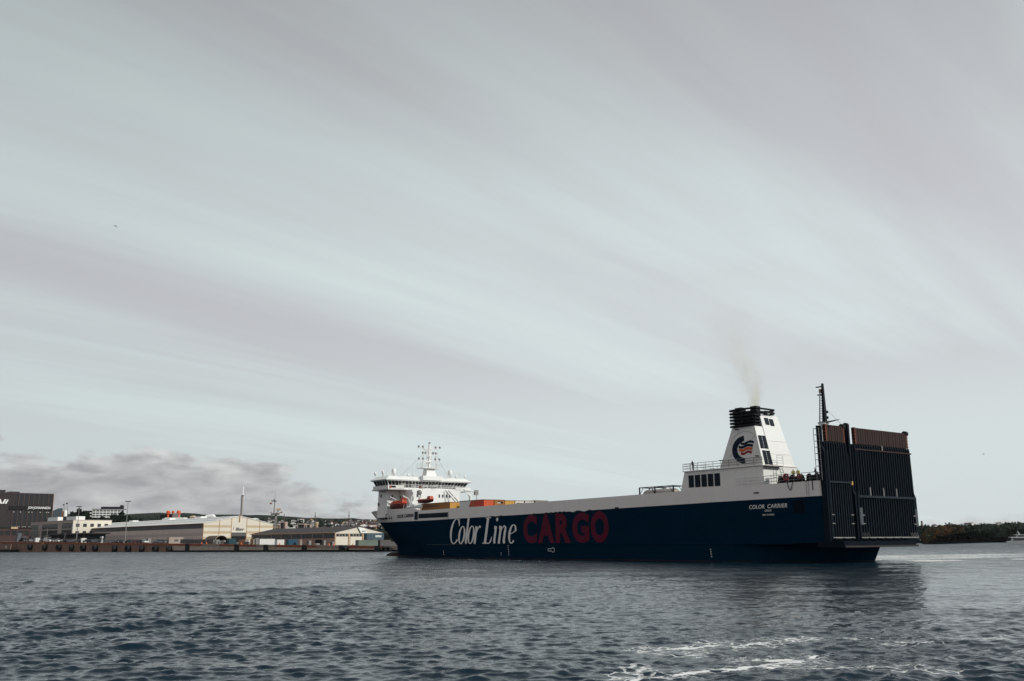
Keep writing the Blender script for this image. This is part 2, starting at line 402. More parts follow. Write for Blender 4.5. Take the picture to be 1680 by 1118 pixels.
def ring(n_, R, r_, w):                                        # a big tyre as a fat ring, axis along x
    s = MB(); prof = []
    for k in range(10):
        t_ = 2*math.pi*k/10; prof.append((R+r_*math.cos(t_), w*math.sin(t_)))
    vs = []; fs = []
    for i in range(n_):
        a_ = 2*math.pi*i/n_
        for (rr, h) in prof: vs.append((h, rr*math.cos(a_), rr*math.sin(a_)))
    m_ = len(prof)
    for i in range(n_):
        for k in range(m_): fs.append((i*m_+k, i*m_+(k+1)%m_, ((i+1)%n_)*m_+(k+1)%m_, ((i+1)%n_)*m_+k))
    return s.add(vs, fs)
tyre = ring(18, 1.05, 0.55, 0.7).mesh('tyre_fender', m_rubber, True)
qa = math.atan2(qn.y, qn.x)
for x in (50, 74, 97.5, 118, 137.5, 157, 189, 211.3, 233.4, 256.3, 278.6, 567.6, 632.5, 638.8):
    c = along(x) + qn*0.75
    o = link('tyre_fender', tyre); sc = 1.3 if x < 300 else 1.0
    o.location = (c.x, c.y, land(c.x)-(2.9 if x < 300 else 1.5)); o.rotation_euler = (0, 0, qa + random.uniform(-.5,.5)); o.scale = (sc*1.5, sc, sc)
    tag(o, 'large black tyre fender hung on the rusty red quay wall' if x < 300 else 'large black tyre fender hung on the pale concrete quay near the bow', 'fender', 'tyre fenders along the quay')

# far ridge and town slope
def interp(x, tab):
    xs = [a_ for a_, _ in tab]; ys = [b_ for _, b_ in tab]; return float(np.interp(x, xs, ys))
RIDGE = [(-900,838),(-300,840),(0,843),(217,844),(257,842),(304,843),(337,845.5),(396,845),(477,848.5),(539,851),(606,852),(640,856),(800,868),(1100,876),(1400,872),(1520,866),(1640,860),(1720,857),(2200,856),(2800,858)]
m_hill = bpy.data.materials.new('wooded_hillside'); m_hill.use_nodes = True; t = m_hill.node_tree; q = NG(t); b = t.nodes['Principled BSDF']
co = t.nodes.new('ShaderNodeTexCoord').outputs['Object']
hc = q.mix(q.sstep(q.noise(co, 0.012, 6.0, 0.7), 0.35, 0.68), (0.014,0.022,0.018,1), (0.040,0.042,0.026,1))
t.links.new(hc, b.inputs['Base Color']); b.inputs['Roughness'].default_value = 1.0; b.inputs['Specular IOR Level'].default_value = 0.0
bn = t.nodes.new('ShaderNodeBump'); bn.inputs['Strength'].default_value = 1.0; bn.inputs['Distance'].default_value = 12.0
t.links.new(q.noise(co, 0.06, 5.0, 0.7), bn.inputs['Height']); t.links.new(bn.outputs[0], b.inputs['Normal'])
def hill_z(x, s):
    """height of the slope behind the harbour; s = 0 at its foot (1000 m), 1 on the ridge (4200 m)"""
    zr = zpx(x, interp(x, RIDGE), 4200); base = 6.0
    return base + (zr-base)*(s**1.15)
def hill_pt(x, s):
    Y = 1000 + 3200*s; p = at(x, 880, Y); return Vector((p.x, p.y, hill_z(x, s)))
xs = list(np.linspace(-700, 2500, 161)); ss = list(np.linspace(0, 1, 40)) + [1.06, 1.3]
vs = []
for s in ss:
    for x in xs:
        p = hill_pt(x, min(s, 1.0))
        nz = (random.random()-0.5)*(3.0 if 0.05 < s <= 1 else 0)*(1.0+1.6*s)
        if s > 1: p = at(x, 880, 1000+3200*s); p = Vector((p.x, p.y, hill_z(x, 1.0)*(1-(s-1)*3)))
        vs.append((p.x, p.y, p.z+nz))
nx = len(xs)
def hill_mesh(keep):
    s = MB(); s.add(vs, [(j*nx+i, j*nx+i+1, (j+1)*nx+i+1, (j+1)*nx+i) for j in range(len(ss)-1) for i in range(nx-1) if keep(xs[i])])
    return s
h = hill_mesh(lambda x: True).build('hill', m_hill, smooth=False); tag(h, kind='structure')

# near wooded shore on the right and a wooded knoll on the left
m_earth = M('shore_earth', (0.035, 0.030, 0.022), 1.0, var=0.3, scale=0.1, spec=0.0)
SH = [(300, 700), (335, 790), (430, 960), (600, 1230), (900, 1700), (1600, 2500)]
vs = []; fs = []
for i, (X, Y) in enumerate(SH):
    k = X/Y
    for j, (bk, z) in enumerate(((0, -1.0), (4, 0.7), (40, 5), (160, 9), (420, 10), (900, 11))):
        vs.append((X+bk*0.55, Y+bk*0.83, z))
for i in range(len(SH)-1):
    for j in range(5): fs.append((i*6+j, (i+1)*6+j, (i+1)*6+j+1, i*6+j+1))
sh = MB().add(vs, fs).build('shore', m_earth); tag(sh, kind='structure')

def foliage_mat(name, c1, c2, c3):
    mt = bpy.data.materials.new(name); mt.use_nodes = True; t = mt.node_tree; q = NG(t); b = t.nodes['Principled BSDF']
    co = t.nodes.new('ShaderNodeTexCoord').outputs['Object']
    oi = t.nodes.new('ShaderNodeObjectInfo').outputs['Random']
    n_ = q.noise(co, 0.028, 5.0, 0.7); n2_ = q.noise(co, 0.5, 3.0, 0.6)
    c = q.mix(q.sstep(n_, 0.42, 0.60), (*c1,1), (*c2,1)); c = q.mix(q.sstep(n2_, 0.55, 0.72), c, (*c3,1))
    t.links.new(c, b.inputs['Base Color']); b.inputs['Roughness'].default_value = 0.9; b.inputs['Specular IOR Level'].default_value = 0.05
    return mt
m_autumn = foliage_mat('autumn_foliage', (0.034,0.030,0.018), (0.095,0.044,0.018), (0.055,0.045,0.022))
m_green = foliage_mat('dark_green_foliage', (0.012,0.020,0.013), (0.022,0.030,0.018), (0.030,0.036,0.018))
def crown_faces(c, rx, rz, n_, size, R):
    """leaf clumps: small bent quads through an ellipsoid, denser near its surface"""
    d = R.normal(size=(n_, 3)); d /= np.linalg.norm(d, axis=1)[:, None]
    rad = R.random(n_)**0.4; lump = 0.82 + 0.30*np.sin(d[:,0]*5+c[0])*np.cos(d[:,2]*4+c[1])
    p = np.array(c) + d*(rad*lump)[:, None]*np.array([rx, rx, rz])
    a_ = R.normal(size=(n_, 3)); a_ /= np.linalg.norm(a_, axis=1)[:, None]
    b_ = np.cross(a_, d+0.2*R.normal(size=(n_, 3))); b_ /= np.linalg.norm(b_, axis=1)[:, None]+1e-6
    s_ = (size*(0.6+0.8*R.random(n_)))[:, None]
    return np.stack([p-a_*s_, p-b_*s_*0.7, p+a_*s_, p+b_*s_*0.7], 1).reshape(-1, 3)
def faces_mesh(name, V, mat):
    nq = len(V)//4; me = bpy.data.meshes.new(name)
    me.vertices.add(len(V)); me.vertices.foreach_set('co', V.ravel())
    me.loops.add(nq*4); me.loops.foreach_set('vertex_index', np.arange(nq*4, dtype=np.int32))
    me.polygons.add(nq); me.polygons.foreach_set('loop_start', np.arange(0, nq*4, 4, dtype=np.int32))
    me.update(); me.materials.append(mat); return me
R = np.random.default_rng(5)
acc = []
SHx = np.array([p[0] for p in SH], float); SHy = np.array([p[1] for p in SH], float)
for i in range(1500):
    f = R.random()**1.3*4.2; k = int(f); fr = f-k
    X = SHx[k]+(SHx[k+1]-SHx[k])*fr; Y = SHy[k]+(SHy[k+1]-SHy[k])*fr
    bk = 4+150*R.random()**1.5
    z = float(np.interp(bk, [0,4,40,160], [0,0.7,5,9]))
    hgt = (4.0+3.2*R.random())*(1.0+(Y-700)/1000*0.9)*(0.72+0.28*min(bk/30, 1)); rx = hgt*(0.40+0.2*R.random())
    acc.append(crown_faces((X+bk*0.55, Y+bk*0.83, z+hgt*0.62), rx, hgt*0.62, 34, hgt*0.13, R))
fo_ = link('forest', faces_mesh('forest', np.concatenate(acc), m_autumn)); tag(fo_, 'autumn brown and dark green wood along the far shore', 'forest', kind='stuff')
acc = []
for i in range(2600):                                          # bushy tree cover among the houses of the town slope
    x = R.uniform(160, 660) if i % 5 else R.uniform(1500, 1760); s = R.random()**1.4*0.62
    p = hill_pt(x, s); hgt = R.uniform(8, 15)
    acc.append(crown_faces((p.x, p.y, p.z+hgt*0.45), hgt*0.6, hgt*0.55, 16, hgt*0.22, R))
fo2 = link('woodland', faces_mesh('woodland', np.concatenate(acc), m_green)); tag(fo2, 'dark green tree cover between the houses on the town slope', 'woodland', kind='stuff')
# ------------------------------------------------------------------ the cargo ship
SO = Vector((43.0, 132.5, 0.0)); SA = 0.6445
sfw = Vector((-math.sin(SA), math.cos(SA), 0)); sst = Vector((math.cos(SA), math.sin(SA), 0))
def S(x, y, v=0.0):
    """photo pixel on the ship's fore-and-aft plane v metres in from its port side -> (u, z)"""
    d = ray(x, y); t_ = ((SO+sst*v-CAM).dot(sst))/d.dot(sst); p = CAM+d*t_-SO; return p.dot(sfw), p.z
def T(x, y, u=0.0):
    """photo pixel on the athwartships plane u metres forward of the transom -> (v, z)"""
    d = ray(x, y); t_ = ((SO+sfw*u-CAM).dot(sfw))/d.dot(sfw); p = CAM+d*t_-SO; return p.dot(sst), p.z
class SB(MB):                                                   # boxes in ship terms: u forward, v to starboard, z up
    def ub(s, u0, u1, v0, v1, z0, z1): return s.box(u0, u1, -v1, -v0, z0, z1)
    def ut(s, pts, r, n=5): return s.tube([(u, -v, z) for u, v, z in pts], r, n)
    def up(s, lo, hi): return s.prism([(u, -v, z) for u, v, z in lo], [(u, -v, z) for u, v, z in hi])
BM = 22.3; HB = BM/2
m_blue = bpy.data.materials.new('hull_blue_paint'); m_blue.use_nodes = True; t = m_blue.node_tree; q = NG(t); b = t.nodes['Principled BSDF']
co = t.nodes.new('ShaderNodeTexCoord').outputs['Object']
n_ = q.noise(q.mapping(co, scale=(0.25,0.25,0.5)), 0.5, 5.0, 0.6)
c = q.mix(n_, (0.0008,0.0120,0.0265,1), (0.0014,0.0210,0.046,1))
sv = q.sstep(q.noise(q.mapping(co, scale=(1,1,0.05)), 1.1, 5.0, 0.7), 0.60, 0.85)
c = q.mix(q.math('MULTIPLY', sv, 0.45), c, (0.012,0.030,0.048,1))
scr = q.sstep(q.noise(q.mapping(co, scale=(0.06,1,2.2)), 1.0, 6.0, 0.75), 0.62, 0.80)
c = q.mix(q.math('MULTIPLY', scr, 0.55), c, (0.020,0.036,0.050,1))
t.links.new(c, b.inputs['Base Color']); b.inputs['Roughness'].default_value = 0.55; b.inputs['Specular IOR Level'].default_value = 0.0
br = t.nodes.new('ShaderNodeTexBrick'); br.inputs['Scale'].default_value = 1.0
for k_, v_ in (('Mortar Size', 0.02), ('Brick Width', 7.5), ('Row Height', 2.2), ('Mortar Smooth', 0.6)): br.inputs[k_].default_value = v_
sp_ = t.nodes.new('ShaderNodeSeparateXYZ'); t.links.new(co, sp_.inputs[0]); t.links.new(q.xyz(sp_.outputs[0], sp_.outputs[2], 0.0), br.inputs['Vector'])
bn = t.nodes.new('ShaderNodeBump'); bn.inputs['Strength'].default_value = 0.7; bn.inputs['Distance'].default_value = 0.03
c = q.mix(q.math('MULTIPLY', br.outputs['Fac'], 0.22), c, (0.014,0.030,0.045,1)); t.links.new(c, b.inputs['Base Color'])
hh = q.math('ADD', br.outputs['Fac'], q.math('MULTIPLY', q.noise(co, 0.7, 3.0, 0.5), 1.5))
t.links.new(hh, bn.inputs['Height']); t.links.new(bn.outputs[0], b.inputs['Normal'])
m_boot = M('boot_topping_red', (0.030, 0.012, 0.014), 0.7, var=0.4, scale=0.4, spec=0.1)
m_white = M('ship_white_paint', (0.80, 0.71, 0.675), 0.45, var=0.06, scale=0.25, streak=0.32, scol=(0.46,0.36,0.28), sz=0.06)
m_whiter = M('house_white_paint', (0.76, 0.765, 0.75), 0.4, var=0.05, scale=0.3, streak=0.08, scol=(0.5,0.38,0.26), sz=0.06)
m_grey = M('deck_grey_green', (0.10, 0.115, 0.115), 0.8, var=0.2)
m_black = M('funnel_black', (0.010, 0.011, 0.014), 0.6, var=0.3, spec=0.15)
m_glass = M('dark_window_glass', (0.010, 0.014, 0.018), 0.12, var=0.1, spec=0.5)
m_louv = M('dark_louvre', (0.011, 0.018, 0.028), 0.6, var=0.3, spec=0.1)
m_navy = M('ramp_navy_paint', (0.0030, 0.0080, 0.0155), 0.65, var=0.35, scale=0.7, streak=0.3, scol=(0.03,0.02,0.017), spec=0.1)
m_navy2 = M('ramp_bar_paint', (0.0125, 0.023, 0.034), 0.6, var=0.4, scale=0.9, streak=0.35, scol=(0.05,0.03,0.022), spec=0.15)
m_flap = M('rusty_brown_flap', (0.032, 0.017, 0.0155), 0.85, var=0.4, scale=0.8, bump=0.5, streak=0.75, scol=(0.028,0.015,0.014), sz=0.05)
m_orust = M('orange_rust', (0.14, 0.040, 0.020), 0.85, var=0.5, scale=1.4, streak=0.5)
m_steel = M('grey_weathered_steel', (0.25, 0.24, 0.23), 0.6, var=0.3, streak=0.3)
m_red = M('letter_red', (0.105, 0.004, 0.022), 0.6, var=0.1, spec=0.1)
m_letter = M('letter_white', (0.80, 0.72, 0.69), 0.5, var=0.06)
m_navyletter = M('letter_navy', (0.004, 0.012, 0.028), 0.5, var=0.05, spec=0.1)
m_orange = M('lifeboat_orange', (0.42, 0.050, 0.018), 0.45, var=0.15)
m_rope = M('black_rope', (0.012, 0.012, 0.014), 0.9)

ship = thing('cargo_ship', SO, SA+math.pi/2, 'long dark blue and white cargo ship with raised stern ramps', 'ship')
def zb(u): return float(np.interp(u, [0,16,34,76,107,125,140,150], [9.16,9.05,8.86,8.42,8.18,8.28,8.6,8.95]))
def ztop(u): return float(np.interp(u, [0,16,34,76,107], [11.29,11.2,10.93,10.61,10.5])) if u < 108 else float(np.interp(u, [108,150], [11.15,11.35]))
def ue(z): return float(np.interp(z, [-2,-0.3,2.6,3.9,5.7,8.8,11.3], [135.4,135.8,136.35,138.35,141.4,145.9,150.0]))
def hb(u, z):
    e = ue(z); s0 = float(np.interp(z, [-1,4,11], [88,98,110])); p_ = float(np.interp(z, [-1,4,11], [1.55,2.0,2.45]))
    w = HB
    if u > s0: w *= max(1-((u-s0)/(e-s0))**p_, 0.004)
    if z < 2.5 and u < 15: w *= 0.10+0.90*math.sqrt(min(1.0, max(u-max(0.0, 1.2-0.5*z), 0)/14))
    if z >= 2.5 and u < 1.2: w -= 0.35*(1-u/1.2)**2
    return w
def hull_pt(t_, z, row_top=None):
    if z < 2.5 and t_ < 24: t_ = max(t_, (2.4-z)*0.55*(1-t_/24)+t_*0.999)
    u = t_ if t_ <= 80 else 80+(ue(z)-80)*((t_-80)/70.0)
    return u
TS = [0,0.4,0.8,1.2,3,6,9,12,16,20,24,30,40,50,60,70,80] + [80+2.5*i for i in range(1, 28)] + [149.2, 150]
def shell(rows, side, mats_idx, s):
    """rows: functions u -> z; side -1 port, +1 starboard"""
    vs = []; n_ = len(TS)
    for rf in rows:
        for t_ in TS:
            z = rf(t_); u = hull_pt(t_, z); z = rf(u); w = hb(u, z)
            vs.append((u, -(HB+side*w), z))
    fs = []
    for j in range(len(rows)-1):
        s.cur = mats_idx[j]
        b0 = len(s.v)
        if j == 0: base = b0; s.v += vs
        for i in range(n_-1):
            s.f.append((base+j*n_+i, base+j*n_+i+1, base+(j+1)*n_+i+1, base+(j+1)*n_+i)); s.mi.append(s.cur)
    return base, n_
s = SB(); lev = [-1.6, -0.1, 0.16, 1.4, 2.3, 2.7, 4.0, 5.4, 7.0]
rows = [(lambda u, z=z: z) for z in lev] + [zb]
mi = [1, 1] + [0]*8
a0, n_ = shell(rows, -1, mi, s); a1, _ = shell(rows, 1, mi, s)
s.cur = 0
for j in range(len(rows)-1):                                    # transom
    s.f.append((a0+j*n_, a0+(j+1)*n_, a1+(j+1)*n_, a1+j*n_)); s.mi.append(0 if j > 1 else 1)
hull = s.build('hull', [m_blue, m_boot], ship)
for p_ in hull.data.polygons: p_.use_smooth = abs(p_.normal.z) < 0.5 and p_.center.x > 85
s = SB(); r2 = [zb, lambda u: (zb(u)+ztop(u))/2, ztop]
a0, n_ = shell(r2, -1, [0, 0], s); a1, _ = shell(r2, 1, [0, 0], s)
bul = s.build('bulwark', m_white, ship)
md = bul.modifiers.new('thickness', 'SOLIDIFY'); md.thickness = 0.14; md.offset = 0
s = SB()                                                        # weather deck
us = TS; vs = []
for sd in (-1, 1):
    for u in us:
        uu = min(u, 148.5); vs.append((uu, -(HB+sd*(hb(uu, 9.6)-0.1)), 9.75-0.004*uu))
k = len(us); s.add(vs, [(i, i+1, k+i+1, k+i) for i in range(k-1)]); s.build('weather_deck', m_grey, ship)
# rubbing strakes along the side
s = SB(); s.ut([(u, -0.02, 2.62+0.002*u) for u in range(5, 92, 4)], 0.09, 6); s.build('rubbing_strake', m_blue, hull)
s = SB(); s.ut([(u, 0.0, zb(u)-0.03) for u in range(2, 106, 4)], 0.05, 5); s.build('deck_edge_bar', m_blue, hull)
# bulbous bow
s = SB(); prof = [(0.1,141.6),(0.75,141.2),(1.25,140.2),(1.5,138.5),(1.55,136.0),(1.5,131)]
s.lathe([(r_, u) for r_, u in prof], c=(0, -HB, -0.45), n=14, ax='x'); s.build('bulbous_bow', m_boot, hull, True)

# ---- lettering on the side
side_X, side_Z = (-1, 0, 0), (0, 0, 1)
def side_text(name, txt, u_left, u_right, z0, z1, mat, v=-0.03, parent=hull, **kw):
    return fit_text(name, txt, (u_left, -v, z0), side_X, side_Z, u_left-u_right, z1-z0, mat, parent, **kw)
# CARGO, heavy condensed capitals
cargo = [(ch_, S(xa_, 870)[0], S(xb_, 870)[0]) for ch_, xa_, xb_ in (('C',858.8,881.3),('A',882.8,909.6),('R',911.8,936.8),('G',939.3,967.0),('O',969.7,998.9))]
for ch, ul, ur in cargo:
    side_text('letter', ch, ul, ur, 2.98, 8.38 if ch != 'O' else 8.48, m_red, offset=0.048)
# Color Line, an upright-leaning serif italic drawn with a broad pen
class Pen:
    def __init__(s): s.mb = MB(); s.k = 0
    def stroke(s, pts, w):
        """ribbon through 2D pts (x right, y up) with widths w"""
        n_ = len(pts); ws = w if isinstance(w, (list, tuple)) else [w]*n_
        s.k += 1; lift = 0.012+0.003*s.k
        L_ = []; R_ = []
        for i in range(n_):
            ax, ay = pts[max(i-1, 0)]; bx, by = pts[min(i+1, n_-1)]
            dx_, dy_ = bx-ax, by-ay; l_ = math.hypot(dx_, dy_) or 1
            nx_, ny_ = -dy_/l_*ws[i]/2, dx_/l_*ws[i]/2; x_, y_ = pts[i]
            L_.append((x_+nx_, y_+ny_, lift)); R_.append((x_-nx_, y_-ny_, lift))
        s.mb.add(L_+R_, [(i, i+1, n_+i+1, n_+i) for i in range(n_-1)])
    def arc(s, cx, cy, rx, ry, a0, a1, thick, thin, sl=0.0, n_=26):
        pts = []; ws = []
        for i in range(n_+1):
            a_ = math.radians(a0+(a1-a0)*i/n_); x_, y_ = cx+rx*math.cos(a_), cy+ry*math.sin(a_)
            pts.append((x_+sl*(y_), y_)); ws.append(thin+(thick-thin)*abs(math.cos(a_))**1.5)
        s.stroke(pts, ws)
SLN = 0.20; TH, TN = 0.62, 0.19
pn = Pen()
def stem(x_, y0, y1, w=TH): pn.stroke([(x_+SLN*y0, y0), (x_+SLN*y1, y1)], w)
def serif(x_, y_, w, sl_=0.0): pn.stroke([(x_-w/2+SLN*y_, y_-sl_), (x_+w/2+SLN*y_, y_+sl_)], 0.20)
XH = 3.75; CH = 5.4
def o_(cx, rx=1.12): pn.arc(cx, XH/2, rx-TH*0.42, XH/2-0.08, 0, 360, TH, TN, SLN, 40)
# C
pn.arc(1.75, CH/2, 1.42, CH/2-0.08, 55, 318, 0.62, 0.18, SLN, 40)
pn.stroke([(2.62+SLN*4.9, 4.75), (2.80+SLN*4.4, 4.15), (2.86+SLN*3.9, 3.75)], [0.50, 0.28, 0.10])
pn.stroke([(2.70+SLN*5.3, 5.35), (2.72+SLN*4.7, 4.5)], 0.16)
o_(4.15)
stem(5.75, 0.35, 5.5); pn.stroke([(5.75+SLN*0.4, 0.42), (5.83, 0.12), (6.05, 0.10), (6.30, 0.42)], [0.5, 0.36, 0.2, 0.1]); serif(5.55, 5.45, 0.55, 0.03)
o_(7.25)
stem(8.75, 0.0, 3.6); pn.stroke([(8.45+SLN*3.0, 3.1), (8.55+SLN*3.5, 3.6)], [0.1, 0.4])
pn.stroke([(8.95+SLN*2.2, 2.3), (9.3+SLN*3.0, 3.1), (9.75+SLN*3.5, 3.62), (10.05+SLN*3.3, 3.35)], [0.14, 0.24, 0.40, 0.52])
# L
stem(12.05, 0.1, 5.2, 0.70); serif(12.1, 5.28, 1.75); serif(12.25, 0.10, 2.0)
pn.stroke([(12.3, 0.10), (13.4, 0.10), (13.85, 0.55), (14.15+0.1, 1.45)], [0.2, 0.22, 0.40, 0.12])
# i
stem(14.85, 0.35, 3.5); pn.stroke([(14.85+SLN*0.4, 0.42), (14.95, 0.12), (15.15, 0.10), (15.4, 0.42)], [0.5, 0.36, 0.2, 0.1]); pn.stroke([(14.35+SLN*3, 2.95), (14.62+SLN*3.5, 3.55)], [0.08, 0.42])
pn.arc(14.95, 4.85, 0.17, 0.20, 0, 360, 0.36, 0.36, SLN, 14)
# n
stem(16.35, 0.0, 3.5); pn.stroke([(15.85+SLN*3, 2.95), (16.12+SLN*3.5, 3.55)], [0.08, 0.42])
pn.stroke([(16.45+SLN*2.2, 2.2), (16.85+SLN*3.1, 3.1), (17.35+SLN*3.55, 3.55), (17.80+SLN*3.2, 3.2), (17.78+SLN*2.4, 2.4)], [0.14, 0.2, 0.32, 0.52, TH])
stem(17.75, 0.35, 2.5); pn.stroke([(17.75+SLN*0.4, 0.42), (17.85, 0.12), (18.05, 0.10), (18.3, 0.42)], [0.5, 0.36, 0.2, 0.1])
# e
pn.arc(20.05, XH/2, 0.88, XH/2-0.08, 70, 315, TH, TN, SLN, 30)
pn.arc(20.05, XH/2+0.75, 0.80, XH/2-0.84, -10, 80, 0.48, TN, SLN, 12)
pn.stroke([(19.15+SLN*1.7, 1.72), (20.2+SLN*2.1, 2.15), (20.85+SLN*2.5, 2.5)], [0.14, 0.16, 0.3])
# map the pen's box (0.2..22 wide, 5.5 high) onto the ship's side
wu = (94.9-69.9)/22.0
me_v = []
for (x_, y_, l_) in pn.mb.v: me_v.append((94.9-x_*wu+0.12, 0.02+l_, 2.96+y_*(5.45/5.5)))
pn.mb.v = me_v; pn.mb.build('lettering', m_letter, hull)
# names
side_text('ship_name', 'COLOR', 12.75, 9.92, 7.72, 8.32, m_letter, offset=0.012, shear=0.2, spacing=1.1); side_text('ship_name', 'CARRIER', 9.38, 5.87, 7.74, 8.34, m_letter, offset=0.012, shear=0.2, spacing=1.1)
side_text('home_port', 'OSLO', 9.95, 8.70, 7.26, 7.56, m_letter, shear=0.2)
side_text('registry_number', 'IMO', 10.36, 9.72, 6.68, 6.93, m_letter); side_text('registry_number', '9132002', 9.6, 8.26, 6.69, 6.94, m_letter)
# the name follows the flare of the bow
bow_names = [fit_text('ship_name', w_, (u_, 0.03, 9.05+0.05*k_), side_X, side_Z, l_, 0.78, m_navyletter, bul, offset=0.02, shear=0.25) for k_, (w_, u_, l_) in enumerate((('COLOR', 118.3, 3.5), ('CARRIER', 114.3, 4.5)))]
for v_ in [v for o in bow_names for v in o.data.vertices]: v_.co.y += -(HB-hb(v_.co.x, v_.co.z)) + 0.06
# bow thruster mark
pts = [(60.85,1.74),(60.6,1.98),(59.75,1.93),(59.45,2.12),(59.0,2.1),(58.82,1.74),(59.0,1.36),(59.45,1.35),(59.75,1.55),(60.6,1.5),(60.85,1.74)]
s = SB(); s.ut([(u, -0.03, z) for u, z in pts], 0.05, 4); s.build('thruster_mark', m_letter, hull)
for u, n0 in ((73.0, 6), (75.6, 2), (20.5, 4), (96.8, 3)):      # draught marks
    for k in range(n0): SB().ub(u+0.05*k, u+0.22+0.05*k, -0.04, 0.0, 0.7+0.36*k, 0.82+0.36*k).build('draught_mark', m_letter, hull)
for u_ in (7.6,19.5,31.0,43.2,55.0,67.1,79.0,90.6):              # welded joints between the bulwark plates
    SB().ub(u_-0.03, u_+0.03, -0.095, -0.05, zb(u_)+0.04, ztop(u_)-0.02).build('plate_seam', m_white, bul)
# openings and slots
def slit(name, u0, u1, z0, z1, mat, par, v=-0.05, dep=0.12): return SB().ub(u0, u1, v-0.02, v+dep, z0, z1).build(name, mat, par)
slit('side_opening', 95.3, 107.6, 8.72, 9.75, M('opening_blue', (0.006,0.014,0.024), 0.6, spec=0.1), bul, v=-0.09)
slit('side_opening', 107.9, 109.4, 8.45, 10.3, m_louv, bul, v=-0.09)
slit('opening_sill', 95.2, 107.8, 8.52, 8.68, m_white, bul, v=-0.13)
slit('opening_sill', 95.1, 95.25, 8.55, 9.9, m_steel, bul, v=-0.13)
x_ = 798.0; k = 0
R6 = random.Random(4)
while x_ < 1012:
    w_ = R6.choice((3, 4, 5, 6)); gap = R6.choice((1.5, 2, 3, 4)) if not (815 < x_ < 860) else 50
    u0, _ = S(x_, 840); u1, _ = S(x_+w_, 840); um = (u0+u1)/2
    slit('deck_vent', u1, u0, zb(um)-0.12, zb(um)+R6.choice((0.02, 0.10, 0.10, 0.22)), m_black if not (930 < x_ < 968 and k % 2) else m_whiter, bul, v=-0.10)
    x_ += w_+gap; k += 1
    if 1000 > x_ > 968: x_ = 1005
for xx in (1164, 1175): u0, _ = S(xx, 824); slit('deck_light', u0-0.2, u0+0.2, zb(u0)+0.02, zb(u0)+0.32, m_whiter, bul, v=-0.12)
slit('side_recess', 2.9, 4.9, 6.9, 8.6, M('recess_navy', (0.002,0.006,0.012), 0.7, spec=0.05), hull, v=-0.02, dep=0.03)
slit('fairlead', S(1241,808)[0]-0.5, S(1241,808)[0]+0.4, 10.0, 10.16, m_louv, bul, v=-0.16)
for a_, b_ in ((622,849),(633,847.5),(637,847),(643,846.5),(647,846)):  # hawse openings in the bow
    pass
for u in (122.0, 123.3, 125.6, 126.8, 129.0, 131.2):
    w = hb(u, 9.4); SB().ub(u-0.20, u+0.20, HB-w-0.12, HB-w+0.25, 9.0, 9.75).build('hawse_opening', m_louv, bul)
slit('hull_pipe', 88.0, 104.0, 2.85, 2.93, M('pale_scrape', (0.05,0.07,0.08), 0.7), hull, v=-0.03, dep=0.05)

# ---- forward house, centre house and bridge
house = SB()
pl = [(125.0,0.9),(129.5,1.2),(134.0,3.6),(138.0,7.2),(140.0,HB),(138.0,BM-7.2),(134.0,BM-3.6),(129.5,BM-1.2),(125.0,BM-0.9)]
tp = [(125.0,0.9),(129.0,1.25),(132.6,3.6),(135.8,7.2),(137.4,HB),(135.8,BM-7.2),(132.6,BM-3.6),(129.0,BM-1.25),(125.0,BM-0.9)]
house.up([(u, v, 9.4) for u, v in pl], [(u, v, 15.9) for u, v in tp])
fh = house.build('forward_house', m_white, ship)
ch_ = SB().ub(118.0, 125.0, 4.3, 18.1, 9.4, 15.9).build('centre_house', m_whiter, ship)
SB().ub(124.0, 124.98, 0.95, 4.28, 10.2, 15.85).build('aft_bulkhead', m_whiter, fh); SB().ub(124.0, 124.98, 18.12, BM-0.95, 10.2, 15.85).build('aft_bulkhead', m_whiter, fh)
def win_aft(par, u, v0, v1, z0, z1, mat=m_glass, fr=0.07):
    """window on an aft-facing wall"""
    f_ = SB(); d_ = 0.05
    f_.ub(u-d_, u+0.02, v0-fr, v1+fr, z0-fr, z0); f_.ub(u-d_, u+0.02, v0-fr, v1+fr, z1, z1+fr); f_.ub(u-d_, u+0.02, v0-fr, v0, z0, z1); f_.ub(u-d_, u+0.02, v1, v1+fr, z0, z1)
    w_ = SB().ub(u-0.03, u+0.02, v0, v1, z0, z1).build('window', mat, par)
    f_.build('frame', m_whiter, w_) if par is not fh and par is not ch_ else f_.build('window_frame', m_whiter, par)
for vv in (5.6, 6.4, 11.9, 12.9, 14.0, 14.9): win_aft(ch_, 118.0, vv, vv+0.42, 14.15, 14.9)
win_aft(fh, 124.0, 2.0, 2.5, 13.9, 14.75)
for u_ in (122.6, 123.5): SB().ub(u_-0.2, u_+0.2, 4.27, 4.31, 13.9, 14.7).build('window', m_glass, ch_)
for u_, z_ in ((127.4, 14.3), (128.6, 12.3)): SB().ub(u_-0.22, u_+0.22, 0.95, 1.25, z_, z_+0.75).build('window', m_glass, fh)
